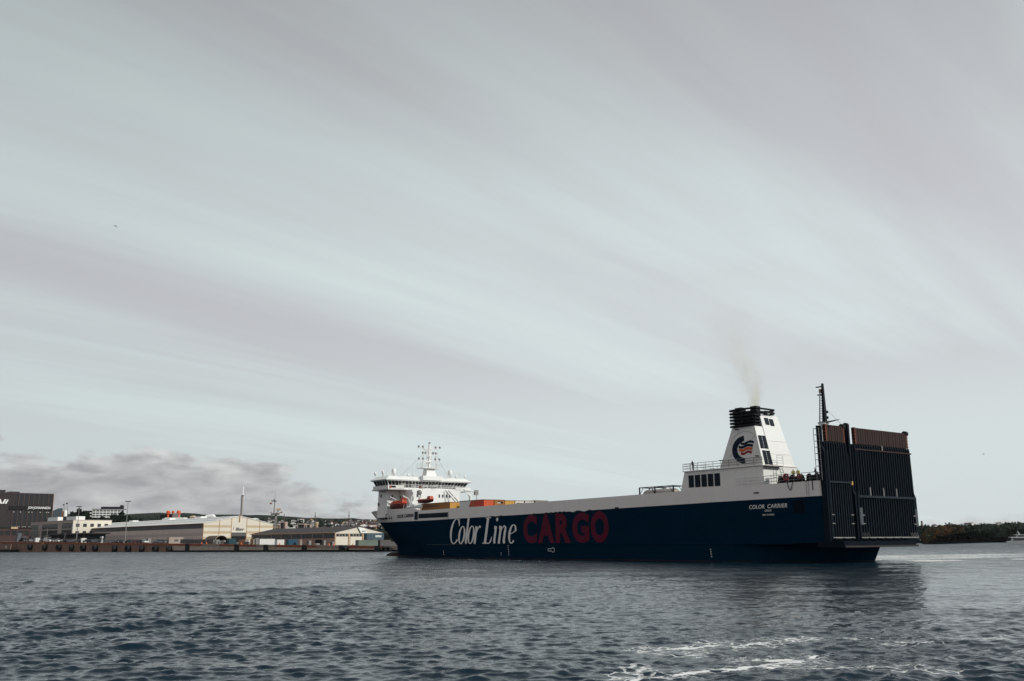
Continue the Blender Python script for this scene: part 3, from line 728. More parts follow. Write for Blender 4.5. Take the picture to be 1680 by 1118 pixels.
# bridge deck, glass band, roof: shallow wings, deeper towards the middle
def bplan(a, b):
    """plan of the bridge, grown by a fore and aft and b sideways"""
    v0, v1 = -0.7-b, BM+0.7+b
    return [(121.5-a,v0),(128.4+a*0.3,v0),(131.5+a,5.0),(133.6+a,HB),(131.5+a,BM-5.0),(128.4+a*0.3,v1),(121.5-a,v1)]
def bprism(z0, p0, z1, p1): return SB().up([(u, v, z0) for u, v in p0], [(u, v, z1) for u, v in p1])
br_ = bprism(15.92, bplan(0.9, 0.1), 16.12, bplan(1.0, 0.2)).build('bridge_deck', m_whiter, ship)
for v0, v1 in ((-0.9, 3.6), (BM-3.6, BM+0.9)):                  # wing bulwarks
    SB().ub(120.5, 120.62, v0, v1, 16.13, 17.0).build('wing_bulwark', m_whiter, br_)
SB().ub(120.64, 128.0, -0.88, -0.78, 16.13, 16.95).build('wing_bulwark', m_white, br_)
SB().ub(120.44, 120.49, 0.0, 1.2, 16.4, 16.85).build('name_board', m_louv, br_)
SB().ub(120.3, 120.48, -0.5, -0.1, 16.35, 16.9).build('lifebuoy_rack', m_orange, br_)
glo = bprism(16.62, bplan(-0.6, -0.9), 18.15, bplan(0.1, -0.1)).build('wheelhouse_glass', m_glass, ship)
bprism(16.13, bplan(-0.7, -1.0), 16.61, bplan(-0.7, -1.0)).build('wheelhouse_wall', m_whiter, ship)
N_ = 24
for k in range(N_+1):                                           # aft mullions
    f = k/N_; v0 = 0.25+(BM-0.5)*f; v1 = -0.55+(BM+1.1)*f
    SB().ut([(122.06, v0, 16.62), (121.36, v1, 18.15)], 0.05 if k % 4 else 0.09, 4).build('mullion', m_whiter, glo)
for k in range(6):
    f = k/5; SB().ut([(122.1+6.0*f, 0.18, 16.62), (121.4+7.0*f, -0.62, 18.15)], 0.06, 4).build('mullion', m_whiter, glo)
for v_ in (3.2, 9.6, 12.5): SB().ub(121.5, 121.72, v_, v_+1.2, 16.9, 17.7).build('blind', M('grey_blind', (0.22,0.2,0.19), 0.8), glo)
roof = bprism(18.16, bplan(0.7, 0.5), 18.42, bplan(0.85, 0.65)).build('wheelhouse_roof', m_whiter, ship)
bprism(18.425, bplan(0.85, 0.65), 19.35, bplan(-0.6, -0.9)).build('roof_fascia', m_whiter, roof)
SB().ub(119.9, 121.6, 8.6, 14.2, 18.45, 19.5).build('roof_fairing', m_whiter, roof)
# railings helper
def railing(name, pts, h=1.1, bars=3, post=1.5, mat=m_steel, par=None, r=0.028):
    s = SB()
    for (p, e) in zip(pts[:-1], pts[1:]):
        L_ = math.dist(p, e); n_ = max(1, int(L_/post))
        for k in range(n_+1):
            f = k/n_; c_ = [p[i]+(e[i]-p[i])*f for i in range(3)]; s.ut([c_, (c_[0], c_[1], c_[2]+h)], r, 4)
        for j in range(1, bars+1): s.ut([(p[0],p[1],p[2]+h*j/bars), (e[0],e[1],e[2]+h*j/bars)], r*0.85, 4)
    return s.build(name, mat, par or ship)
railing('railing', [(118.1,4.4,15.95),(118.1,18.0,15.95)], mat=m_whiter, r=0.04, post=1.0)
railing('railing', [(119.7,1.6,16.1),(119.7,20.7,16.1)], mat=m_whiter, r=0.035, post=1.3)
railing('railing', [(121.6,-0.6,19.35),(121.6,22.9,19.35)], h=0.6, bars=2, mat=m_whiter, r=0.025)
# radar mast
mast = SB(); mast.up([(120.6,9.9,19.3),(122.8,9.9,19.3),(122.8,13.0,19.3),(120.6,13.0,19.3)], [(120.9,10.3,21.4),(122.5,10.3,21.4),(122.5,12.5,21.4),(120.9,12.5,21.4)])
ms = mast.build('radar_mast', m_whiter, ship)
SB().ub(120.2, 123.2, 8.6, 14.2, 21.4, 21.55).build('mast_platform', m_whiter, ms)
railing('mast_railing', [(120.3,8.6,21.55),(120.3,14.2,21.55),(123.1,14.2,21.55),(123.1,8.6,21.55),(120.3,8.6,21.55)], par=ms, mat=m_whiter, post=1.4)
SB().ut([(121.7,11.4,21.5),(121.7,11.4,27.7)], [0.36,0.22]).build('mast_pole', m_whiter, ms)
for z_, w_ in ((23.4, 3.0), (24.9, 1.9), (26.4, 3.1)):
    SB().ut([(121.7,11.4-w_,z_+0.25),(121.7,11.4,z_-0.1),(121.7,11.4+w_,z_+0.25)], 0.10, 5).build('mast_yard', m_whiter, ms)
    for q_ in (-1, -0.6, 0.6, 1): SB().ub(121.55,121.9,11.4+w_*q_-0.17,11.4+w_*q_+0.17,z_+0.2,z_+0.70).build('navigation_light', m_steel, ms)
for v0, z0, v1, z1 in ((9.4,21.6,9.6,25.2),(13.6,21.6,13.2,24.6),(10.5,21.6,10.9,26.4),(12.3,21.6,11.9,26.4),(10.5,22.6,12.2,23.6),(12.2,22.6,10.6,23.6),(10.6,23.8,12.1,24.8),(12.1,23.8,10.7,24.8),(11.4,25.4,13.6,26.6),(11.4,25.4,9.2,26.6)): SB().ut([(121.7,v0,z0),(121.7,v1,z1)], 0.10, 4).build('mast_brace', m_whiter, ms)
SB().ub(121.0,121.3,9.6,11.6,23.0,23.2).build('radar_scanner', m_whiter, ms); SB().ub(121.0,121.3,10.4,11.5,24.4,24.56).build('radar_scanner', m_whiter, ms)
SB().lathe([(0.1,-0.22),(0.26,-0.1),(0.28,0.1),(0.1,0.24)], c=(121.7,-11.4,27.85), n=8).build('top_light', m_steel, ms)
# signal flags on the halyard
for k, (v_, z_, cl) in enumerate(((13.9,25.6,(0.55,0.12,0.03)),(13.5,25.0,(0.2,0.04,0.02)),(13.75,23.0,(0.15,0.03,0.03)),(13.3,22.2,(0.25,0.05,0.04)))):
    SB().up([(121.6,v_,z_),(121.62,v_-0.1,z_-0.35),(121.63,v_-0.38,z_-0.75),(121.62,v_-0.2,z_-0.4)], [(121.68,v_+0.02,z_),(121.70,v_-0.08,z_-0.35),(121.71,v_-0.36,z_-0.75),(121.70,v_-0.18,z_-0.4)]).build('signal_flag', M('flag_%d' % k, cl, 0.8), ms)
SB().ut([(121.7,9.2,24.6),(121.4,3.2,19.4)], 0.03, 3).build('stay_wire', m_steel, ms); SB().ut([(121.7,13.6,24.6),(121.4,17.0,19.4)], 0.03, 3).build('stay_wire', m_steel, ms)
def radome(px, py, r_, h_, u=122.5):
    v_, z_ = T(px, py, u)
    s = SB(); s.lathe([(r_*0.35,19.1),(r_*0.3,z_-h_*0.55),(r_*0.9,z_-h_*0.5),(r_,z_-h_*0.2),(r_,z_+h_*0.1),(r_*0.85,z_+h_*0.32),(r_*0.5,z_+h_*0.47),(0.02,z_+h_*0.52)], c=(u,-v_,0), n=12)
    s.build('radome', m_whiter, ship, True)
for a_ in ((646.2,773.5,0.55,1.5),(738.5,776,0.55,1.5),(615.8,777,0.28,0.75),(628.2,774.5,0.3,0.8),(669.8,779.8,0.28,0.7),(678.5,779,0.24,0.6),(748.5,782.5,0.28,0.8),(762.3,781.5,0.24,0.7)): radome(*a_)
for px_a, ytop, ybot in ((660, 753, 780), (676.5, 762, 793), (634.5, 763, 781), (734.5, 757, 782), (754, 776, 786)):
    v0, z0 = T(px_a, ybot, 121); v1, z1 = T(px_a+0.4, ytop, 121); SB().ut([(121,v0,min(z0,19.0)),(121,v1,z1)], [0.045,0.02], 4).build('whip_antenna', m_whiter, ship)
# pedestal crane with knuckle boom on the deck behind the house, and side cranes
cr = SB().ut([(113.5,18.3,9.4),(113.5,18.3,14.6)], 0.42, 10).build('deck_crane', m_whiter, ship)
p1 = T(761, 806, 113.5); p2 = T(779, 806.5, 113.5); p3 = T(786, 810, 113.5); p0 = T(738, 820, 113.5)
SB().ut([(113.5,18.3,14.4),(113.5,p1[0],p1[1]+0.3),(113.5,p2[0],p2[1])], [0.30,0.24,0.16], 6).build('crane_boom', m_whiter, cr)
SB().ub(113.2,113.8,p2[0]-0.1,p2[0]+0.9,p2[1]-0.9,p2[1]+0.3).build('crane_head', m_steel, cr)
SB().ut([(113.5,p2[0]+0.5,p2[1]-0.6),(113.5,p2[0]+0.6,p2[1]-2.2)], 0.08, 5).build('crane_hook', m_steel, cr)
SB().ut([(113.5,p0[0],p0[1]),(113.5,p1[0]-0.6,p1[1])], 0.12, 5).build('crane_brace', m_whiter, cr)
vv, zz = T(688, 808, 116); cr2 = SB().ut([(116,vv,9.4),(116,vv,zz+0.5)], 0.20, 8).build('deck_post', m_whiter, ship)
SB().lathe([(0.2,-0.55),(0.6,-0.4),(0.65,0.2),(0.3,0.55)], c=(116,-vv,zz), n=10).build('searchlight_drum', m_steel, cr2)
SB().lathe([(0.1,-0.3),(0.34,-0.2),(0.3,0.3)], c=(116,-vv-0.2,zz+1.2), n=8).build('searchlight_drum', M('dull_red', (0.22,0.06,0.05), 0.6), cr2)
SB().ut([(117.6,14.5,15.9),(115.5,16.6,12.6)], 0.12, 5).build('stair', m_steel, ch_); SB().ut([(117.6,13.6,15.9),(115.5,15.7,12.6)], 0.12, 5).build('stair', m_steel, ch_)
for k, (v_, z_) in enumerate(((9.1, 14.2),)):
    o = ring(14, 0.28, 0.08, 0.08).mesh('life_ring', m_orange, True)
# boats' davits and deck clutter
dv = SB()
for u_ in (116.6, 122.6): dv.ut([(u_,3.2,10.2),(u_,2.6,13.6),(u_,0.9,14.3)], 0.13, 5)
dv.ut([(114.8,1.6,11.0),(113.6,1.6,13.9)], 0.22, 6)
dv.build('davit', m_whiter, ship)
dv = SB(); dv.ut([(111.8,3.0,10.2),(111.8,2.8,13.8),(110.0,2.0,13.9)], 0.13, 5); dv.build('davit', m_whiter, ship)
for k, (u_, v_, z_, r_) in enumerate(((112.9,1.4,11.7,0.42),(114.2,1.2,11.5,0.32),(111.4,1.2,11.45,0.30),(110.3,1.3,11.5,0.36),(109.2,1.4,11.55,0.4))):
    SB().lathe([(r_*0.5,-0.5),(r_,-0.42),(r_,0.42),(r_*0.5,0.5)], c=(u_,-v_,z_), n=10, ax='y' if k % 2 else 'x').build('life_raft_canister', m_whiter, ship, True)
railing('railing', [(115.2,0.4,11.15),(108.4,0.35,11.15)], h=0.9, mat=m_whiter, r=0.03)

def boat(name, u0, u1, v, z0, hgt, wid, label, canopy=1.0):
    c0 = SO + sfw*((u0+u1)/2) + sst*v + Vector((0,0,z0))
    L_ = u1-u0; r_ = thing(name, c0, SA+math.pi/2, label, 'lifeboat')
    hs = MB(); n_ = 13; prof = []
    for i in range(n_):
        t_ = i/(n_-1); f = (1-abs(2*t_-1)**2.6); w = wid/2*max(f, 0.03)**0.6; x_ = -L_/2+L_*t_
        rise = 0.28*abs(2*t_-1)**2
        prof.append([(x_,-w,hgt*0.5+rise*0.3),(x_,-w*0.8,hgt*0.18+rise),(x_,0,rise),(x_,w*0.8,hgt*0.18+rise),(x_,w,hgt*0.5+rise*0.3)])
    vs_ = [p for r in prof for p in r]; hs.add(vs_, [(i*5+j, i*5+j+1, (i+1)*5+j+1, (i+1)*5+j) for i in range(n_-1) for j in range(4)] + [tuple(i*5+k_ for i in range(n_) for k_ in ((0,) if True else ()))+tuple(i*5+4 for i in range(n_-1,-1,-1))])
    hs.build('hull', M('lifeboat_dark_red', (0.10,0.012,0.012), 0.5, var=0.2), r_, True)
    cs = MB(); prof = []
    for i in range(n_):
        t_ = i/(n_-1); f = (1-abs(2*t_-1)**2.6); w = wid/2*max(f, 0.03)**0.6*0.96; x_ = -L_/2+L_*t_
        tp_ = hgt*(0.5+0.30*max(f, 0)**0.5*canopy); prof.append([(x_,-w,hgt*0.5),(x_,-w*0.72,(tp_+hgt*0.5)/2+0.1),(x_,-w*0.3,tp_),(x_,w*0.3,tp_),(x_,w*0.72,(tp_+hgt*0.5)/2+0.1),(x_,w,hgt*0.5)])
    cs.add([p for r in prof for p in r], [(i*6+j, i*6+j+1, (i+1)*6+j+1, (i+1)*6+j) for i in range(n_-1) for j in range(5)])
    cs.build('canopy', m_orange, r_, True)
    MB().hexa([(-L_*0.42,-wid*0.28,hgt*0.6),(-L_*0.18,-wid*0.28,hgt*0.6),(-L_*0.18,wid*0.28,hgt*0.6),(-L_*0.42,wid*0.28,hgt*0.6)],[(-L_*0.40,-wid*0.2,hgt),(-L_*0.24,-wid*0.2,hgt),(-L_*0.24,wid*0.2,hgt),(-L_*0.40,wid*0.2,hgt)]).build('conning_tower', m_orange, r_)
    MB().tube([(-L_*0.48,wid*0.5,hgt*0.5),(0,wid*0.51,hgt*0.48),(L_*0.45,wid*0.4,hgt*0.5)], 0.05, 5).build('fender_rail', M('boat_rail', (0.3,0.05,0.03), 0.6), r_)
    return r_
boat('lifeboat', 116.4, 123.4, 1.7, 11.05, 2.75, 2.6, 'enclosed orange lifeboat in its davits below the bridge wing')
boat('rescue_boat', 105.4, 112.0, 2.4, 12.2, 1.6, 1.9, 'small open-looking orange rescue boat slung aft of the lifeboat', 0.5)
# ---- trailers and tank on the weather deck
def ship_thing(name, u, v, z, label, cat, group=None): return thing(name, SO+sfw*u+sst*v+Vector((0,0,z)), SA+math.pi/2, label, cat, group)
def trailer(u_aft, v0, L_, W_, ztop_, mats, label, zdeck=9.4, ribs=True, group='trailers on the weather deck'):
    """box trailer: mats = (side, aft doors, roof edge)"""
    r_ = ship_thing('cargo_trailer', u_aft+L_/2, v0+W_/2, zdeck, label, 'trailer', group)
    H_ = ztop_-zdeck; x0, x1, y0, y1 = -L_/2, L_/2, -W_/2, W_/2
    MB().box(x0, x1, y0, y1, 1.15, H_).build('box_body', mats[0], r_)
    MB().box(x0-0.06, x0-0.005, y0+0.06, -0.02, 1.2, H_-0.08).build('door', mats[1], r_); MB().box(x0-0.06, x0-0.005, 0.02, y1-0.06, 1.2, H_-0.08).build('door', mats[1], r_)
    s = MB()
    for yy in (y0, y1):
        s.box(x0-0.03, x1+0.03, yy-0.05, yy+0.05, H_-0.06, H_+0.06)
    s.box(x0-0.09, x0+0.05, y0-0.03, y1+0.03, H_-0.07, H_+0.05)
    s.build('roof_rail', mats[2], r_)
    if ribs:
        for k in range(1, 6): MB().box(x0-0.085, x0-0.06, y0+W_*k/6-0.03, y0+W_*k/6+0.03, 1.2, H_-0.1).build('door_bar', mats[2], r_)
    MB().box(x0+0.3, x1-0.3, y0+0.5, y1-0.5, 0.75, 1.15).build('chassis', m_black, r_)
    for xx in (x0+1.2, x0+2.5, x0+3.8, x1-2.0):
        for yy in (y0+0.2, y1-0.2): MB().lathe([(0.3,-0.16),(0.48,-0.15),(0.48,0.15),(0.3,0.16)], c=(xx,yy,0.48), n=12, ax='y').build('wheel', m_rubber, r_)
    return r_
m_ochre = M('trailer_ochre', (0.30,0.115,0.022), 0.5, var=0.15); m_yel = M('trailer_yellow', (0.62,0.33,0.07), 0.5, var=0.1)
m_tred = M('trailer_red', (0.45,0.035,0.02), 0.45, var=0.1); m_ored = M('trailer_orange_red', (0.60,0.085,0.02), 0.5, var=0.12)
m_twhite = M('trailer_white', (0.62,0.60,0.57), 0.5, var=0.08); m_brown = M('trailer_brown', (0.16,0.08,0.04), 0.6, var=0.2)
u1_, z1_ = S(738, 824, 3.0); u1b, _ = S(691, 828, 3.0)
tr = trailer(u1_, 3.0, u1b-u1_, 2.6, z1_, (m_ochre, m_yel, m_brown), 'ochre yellow box trailer on deck next to the rescue boat')
bx_ = (u1b-u1_)
MB().box(-bx_*0.15, bx_*0.42, 1.302, 1.33, 1.9, 2.35).build('dark_print', m_brown, tr)
u2_, z2_ = S(793.5, 820, 3.0); u2b, _ = S(754, 823.5, 3.0)
tr = trailer(u2_, 3.0, u2b-u2_, 2.6, z2_, (m_tred, m_ored, m_brown), 'red and white box trailer with orange red doors')
L2 = u2b-u2_
MB().prism([(L2*0.5, 1.303, 1.2), (L2*0.12, 1.303, 1.2), (L2*0.02, 1.303, z2_-9.4-0.1), (L2*0.5, 1.303, z2_-9.4-0.1)], [(L2*0.5, 1.33, 1.2), (L2*0.12, 1.33, 1.2), (L2*0.02, 1.33, z2_-9.4-0.1), (L2*0.5, 1.33, z2_-9.4-0.1)]).build('white_print', m_twhite, tr)
MB().prism([(L2*0.02, 1.304, 1.2), (-L2*0.04, 1.304, 1.2), (-L2*0.16, 1.304, z2_-9.4-0.1), (-L2*0.11, 1.304, z2_-9.4-0.1)], [(L2*0.02, 1.325, 1.2), (-L2*0.04, 1.325, 1.2), (-L2*0.16, 1.325, z2_-9.4-0.1), (-L2*0.11, 1.325, z2_-9.4-0.1)]).build('white_stripe', m_ochre, tr)
row = ((810.5, 827.5, m_ochre, m_ochre, 'ochre box trailer with dark emblem on its doors', 820.3), (828.5, 843.5, m_yel, m_yel, 'yellow box trailer between the ochre and grey ones', 821.5), (845, 859.5, m_twhite, m_twhite, 'grey white box trailer with a worn text band on its doors', 821.8), (861, 876, m_brown, m_twhite, 'brown sided box trailer at the end of the trailer row', 822), (878, 899, m_brown, m_steel, 'low dark trailer roof just showing over the bulwark', 821.6))
for k, (xa, xb, ms_, md_, lb, yt) in enumerate(row):
    uu = u2_+0.2*k; va, za = T(xa, yt, uu); vb_, _ = T(xb, yt, uu)
    if k == 4: va, vb_ = va, min(vb_, 21.6)
    tr = trailer(uu, va, 12.0, max(vb_-va, 2.0), za, (ms_, md_, m_brown), lb, ribs=k in (1, 3))
    if k == 0: MB().box(-6.09, -6.061, -0.9, 0.5, za-9.4-0.75, za-9.4-0.35).build('emblem', m_navyletter, tr); MB().box(-6.10, -6.091, -0.3, 0.6, za-9.4-0.72, za-9.4-0.55).build('emblem', m_twhite, tr)
    if k == 2: MB().box(-6.09, -6.061, -0.9, 0.9, za-9.4-0.70, za-9.4-0.45).build('text_band', m_brown, tr)
tk = ship_thing('tank_container', 34.9, 4.2, 9.6, 'silver tank container in a black frame forward of the funnel house', 'tank')
s = MB()
for xx in (-4.0, 0.3, 4.0):
    for yy in (-1.2, 1.2): s.box(xx-0.09, xx+0.09, yy-0.09, yy+0.09, 0, 2.72)
for yy in (-1.2, 1.2):
    s.box(-4.09, 4.09, yy-0.07, yy+0.07, 2.6, 2.74); s.box(-4.0, 4.0, yy-0.07, yy+0.07, 0.05, 0.2)
for xx in (-4.0, 0.3, 4.0):
    s.box(xx-0.07, xx+0.07, -1.2, 1.2, 2.61, 2.73)
    for yy in (-1.2, 1.2):
        s.tube([(xx, yy, 1.4), (xx+(0.9 if xx < 3.9 else -0.9), yy, 2.6)], 0.06, 4)
s.build('frame', m_black, tk)
MB().lathe([(0.3,-3.8),(0.9,-3.6),(1.08,-3.2),(1.08,3.2),(0.9,3.6),(0.3,3.8)], c=(0,0,1.25), n=18, ax='x').build('tank', M('dull_tank_grey', (0.36,0.32,0.29), 0.45, var=0.15), tk, True)
MB().lathe([(0.35,2.25),(0.35,2.5),(0.3,2.52)], c=(-0.8,0,0), n=10).build('manhole', m_steel, tk)

# ---- funnel house and funnel
fhs = SB(); fhs.up([(27.6,0.7,9.5),(10.35,0.7,9.5),(10.35,8.8,9.5),(27.6,8.8,9.5)], [(26.1,0.7,14.1),(10.35,0.7,14.1),(10.35,8.8,14.1),(26.1,8.8,14.1)])
m_shipgrey = M('funnel_house_paint', (0.78, 0.715, 0.675), 0.45, var=0.06, scale=0.3, streak=0.10, scol=(0.4,0.3,0.24))
fho = fhs.build('funnel_house', m_shipgrey, ship)
def louvre(par, u0, u1, v, z0, z1, n_=9, frame=None):
    """louvre panel on the port side: u0 > u1"""
    s = SB(); s.ub(u1, u0, v-0.02, v+0.01, z0, z1)
    for k in range(n_):
        z_ = z0+(z1-z0)*(k+0.15)/n_; d_ = (z1-z0)/n_*0.6
        s.up([(u0, v-0.07, z_), (u1, v-0.07, z_), (u1, v-0.02, z_+d_), (u0, v-0.02, z_+d_)], [(u0, v-0.07, z_+0.03), (u1, v-0.07, z_+0.03), (u1, v-0.02, z_+d_+0.03), (u0, v-0.02, z_+d_+0.03)])
    return s.build('louvre', m_louv, par)
for k in range(5):
    ua = 25.25-k*1.36; louvre(fho, ua, ua-1.1, 0.69, 11.55-0.01*k, 13.5)
SB().ub(10.3, 13.6, 0.62, 0.7, 11.2, 13.9).build('seam_panel', m_shipgrey, fho)
SB().ub(10.2, 26.3, 0.45, 8.9, 14.1, 14.22).build('house_top', m_shipgrey, fho)
railing('railing', [(26.2,0.5,14.22),(10.25,0.5,14.22)], h=1.15, bars=3, post=1.55, r=0.045)
railing('railing', [(26.2,0.5,14.22),(26.2,8.8,14.22)], h=1.15, bars=3, post=1.55, r=0.045)
railing('railing', [(26.2,8.8,14.22),(18.0,8.8,14.22)], h=1.15, bars=3, post=1.55, r=0.04)
SB().ub(9.6, 10.19, 0.5, 4.6, 14.0, 14.12).build('louvre_balcony', m_steel, fho); railing('railing', [(9.6,4.6,14.2),(9.6,3.2,14.2)], h=1.5, bars=4, post=0.7, r=0.05, mat=m_whiter)
s = SB()
for sgn in (0, 0.7): s.ut([(9.55,3.4+sgn,14.1),(8.6,3.8+sgn,10.2)], 0.06, 4)
for k in range(9): f = k/8; s.ut([(9.55-0.95*f,3.4+0.4*f,14.1-3.9*f),(9.55-0.95*f,4.1+0.4*f,14.1-3.9*f)], 0.04, 4)
s.build('ladder', m_steel, fho)
fa = SB(); fa.up([(18.7,0.8,14.2),(10.45,0.8,14.2),(10.45,3.3,14.2),(18.7,3.3,14.2)], [(15.95,0.9,20.2),(11.6,0.9,20.2),(11.6,3.3,20.2),(15.95,3.3,20.2)])
fun = fa.build('funnel', m_shipgrey, ship)
fb = SB(); fb.up([(18.7,3.305,14.2),(10.30,3.305,9.6),(10.30,8.5,9.6),(18.7,8.5,14.2)], [(15.95,3.305,22.1),(12.0,2.6,22.1),(12.0,6.5,22.1),(15.95,6.5,22.1)])
fbo = SB(); fbo.up([(18.6,3.32,9.6),(10.25,3.32,9.6),(10.25,8.6,9.6),(18.6,8.6,9.6)], [(18.2,3.32,14.0),(10.35,3.32,14.0),(10.35,8.5,14.0),(18.2,8.5,14.0)])
fbo.up([(18.2,3.32,14.0),(10.35,3.32,14.0),(10.35,8.5,14.0),(18.2,8.5,14.0)], [(15.9,2.5,22.05),(11.75,2.5,22.05),(11.75,6.7,22.05),(15.9,6.7,22.05)])
fbo.build('funnel_casing', m_whiter, fun)
SB().ub(10.28, 10.345, 0.72, 8.78, 9.6, 14.09).build('casing_base', m_whiter, fun)
# white aft skin of the port part, sloping with it
def aft_quad(name, v0, v1, z0, z1, off, mat, par, th=0.05):
    U = lambda z: 10.45+(z-14.2)*(11.6-10.45)/6.0
    lo = [(U(z0)-off-th, v0, z0), (U(z0)-off, v0, z0), (U(z0)-off, v1, z0), (U(z0)-off-th, v1, z0)]
    sh_ = (z1-z0)*-0.0
    hi = [(U(z1)-off-th, v0+sh_, z1), (U(z1)-off, v0+sh_, z1), (U(z1)-off, v1+sh_, z1), (U(z1)-off-th, v1+sh_, z1)]
    s = SB(); s.up(lo, hi); return s.build(name, mat, par)
aft_quad('aft_plate', 0.86, 3.1, 14.2, 20.15, 0.01, m_whiter, fun)
for (va, vb_, za, zb_) in ((1.15,1.95,16.75,18.75),(2.10,2.9,16.75,18.75),(1.35,2.15,14.3,16.45),(2.3,3.1,14.3,16.45)):
    l_ = aft_quad('louvre', va, vb_, za, zb_, 0.07, m_louv, fun, 0.04)
    for k in range(7): z_ = za+(zb_-za)*(k+0.3)/7; aft_quad('slat', va, vb_, z_, z_+0.08, 0.115, m_louv, l_, 0.05)
U2 = lambda z: 10.35+(z-14)*(11.75-10.35)/8.05
for (va, vb_, za, zb_) in ((3.35,4.25,20.55,21.6),(4.5,5.4,20.45,21.5)):
    s = SB(); s.up([(U2(za)-0.08,va+0.15,za),(U2(za)-0.02,va+0.15,za),(U2(za)-0.02,vb_+0.15,za),(U2(za)-0.08,vb_+0.15,za)],[(U2(zb_)-0.08,va,zb_),(U2(zb_)-0.02,va,zb_),(U2(zb_)-0.02,vb_,zb_),(U2(zb_)-0.08,vb_,zb_)]); s.build('louvre', m_louv, fun)
for z_ in (13.9, 16.0, 18.0): SB().up([(U2(z_)-0.035,3.4,z_),(U2(z_)-0.004,3.4,z_),(U2(z_)-0.004,7.9,z_),(U2(z_)-0.035,7.9,z_)],[(U2(z_)-0.035,3.4,z_+0.05),(U2(z_)-0.004,3.4,z_+0.05),(U2(z_)-0.004,7.9,z_+0.05),(U2(z_)-0.035,7.9,z_+0.05)]).build('plate_seam', m_shipgrey, fun)
# black rings and exhaust trunks on top
rg = [(16.1,0.75),(15.2,0.45),(12.6,0.55),(11.2,1.0),(11.4,5.6),(12.2,6.4),(14.5,6.6),(15.9,6.0),(16.2,3.0)]
for k in range(6):
    z_ = 20.42+k*0.50; o_f = 0.04*k
    pts = [(u, v, z_) for u, v in (rg if k > 3 else [(16.1,0.75),(15.2,0.45),(12.6,0.55),(11.55,1.0),(11.75,2.6),(15.9,2.55)])]; SB().ut(pts+[pts[0]], 0.15, 6).build('funnel_ring', m_black, fun)
SB().ub(12.0, 15.6, 1.2, 2.45, 20.2, 22.4).build('exhaust_trunk', m_black, fun)
for u_, v_, w_, z_ in ((14.6,1.5,1.2,23.3),(13.4,3.6,1.1,23.6),(12.6,5.0,0.5,22.9)): SB().ub(u_-w_/2, u_+w_/2, v_-w_/2, v_+w_/2, 20.3, z_).build('exhaust_pipe', m_black, fun)
for u_, v_ in ((16.0,0.8),(13.8,0.5),(11.5,1.1)): SB().ut([(u_,v_,20.2),(u_,v_,23.0)], 0.05, 4).build('ring_post', m_black, fun)
for u_, v_ in ((11.5,5.4),(15.8,5.9),(14.4,6.5)): SB().ut([(u_,v_,22.0),(u_,v_,23.0)], 0.05, 4).build('ring_post', m_black, fun)
# emblem on the port face: the face leans inboard slightly
def face_pt(u, z, lift): return (u, -(0.8+(z-14.2)*0.1/6.0-lift), z)
lg = MB(); cz, cu_, = 16.75, 13.6
o_pts = [(cu_+2.5*math.cos(math.radians(a_)), cz+2.1*math.sin(math.radians(a_))) for a_ in range(0, 1)]
vs = []; n_ = 28
for i in range(n_+1):
    a_ = math.radians(92+176*i/n_); ca, sa_ = math.cos(a_), math.sin(a_)
    vs.append(face_pt(cu_-(2.50*ca)+0.0, cz+2.12*sa_, 0.025)); vs.append(face_pt(cu_-(1.48*ca)-0.0, cz+1.28*sa_, 0.025))
lg.add(vs, [(2*i, 2*i+2, 2*i+3, 2*i+1) for i in range(n_)]); em = lg.build('emblem', m_navyletter, fun)
m_eor = M('emblem_orange', (0.62,0.10,0.02), 0.5, var=0.05); m_ered = M('emblem_red', (0.28,0.012,0.02), 0.5, var=0.05)
for k, (ul, ur, zl, hgt_, mm) in enumerate(((14.35,11.90,17.62,0.36,m_navyletter),(14.75,12.12,17.10,0.40,m_navyletter),(14.68,12.25,16.60,0.42,m_eor),(14.40,12.40,16.10,0.38,m_ered))):
    s = MB(); vs = []; n_ = 16
    for i in range(n_+1):
        f = i/n_; u = ul+(ur-ul)*f; z_ = zl-0.10+0.11*math.sin(f*6.28*1.25+2.6)+0.12*f
        lean = 0.12*(1 if f > 0.5 else -0.3)*f
        vs.append(face_pt(u+0.06*(1-f), z_, 0.03+0.004*k)); vs.append(face_pt(u-lean, z_+hgt_, 0.03+0.004*k))
    s.add(vs, [(2*i, 2*i+2, 2*i+3, 2*i+1) for i in range(n_)]); s.build('emblem_wave', mm, fun)
s = SB()
c_ = [(cu_+3.0*math.cos(a_/20*math.pi), 0.80, cz+2.75*math.sin(a_/20*math.pi)) for a_ in range(2, 40) if not 16 < (a_ % 40) < 17]
s2 = MB(); s2.tube([face_pt(u, z, 0.01) for u, _, z in c_ if z < 20.0 and z > 15.6 and u < 18.2-(z-14.2)*0.42 and u > 10.6+(z-14.2)*0.19], 0.025, 3); s2.build('weld_ring', m_steel, fun)
for u_, z_ in ((18.3,15.4),(11.3,15.6),(14.9,19.95)): SB().ub(u_-0.25, u_+0.1, 0.35, 0.85, z_-0.06, z_+0.06).build('floodlight', m_black, fun)

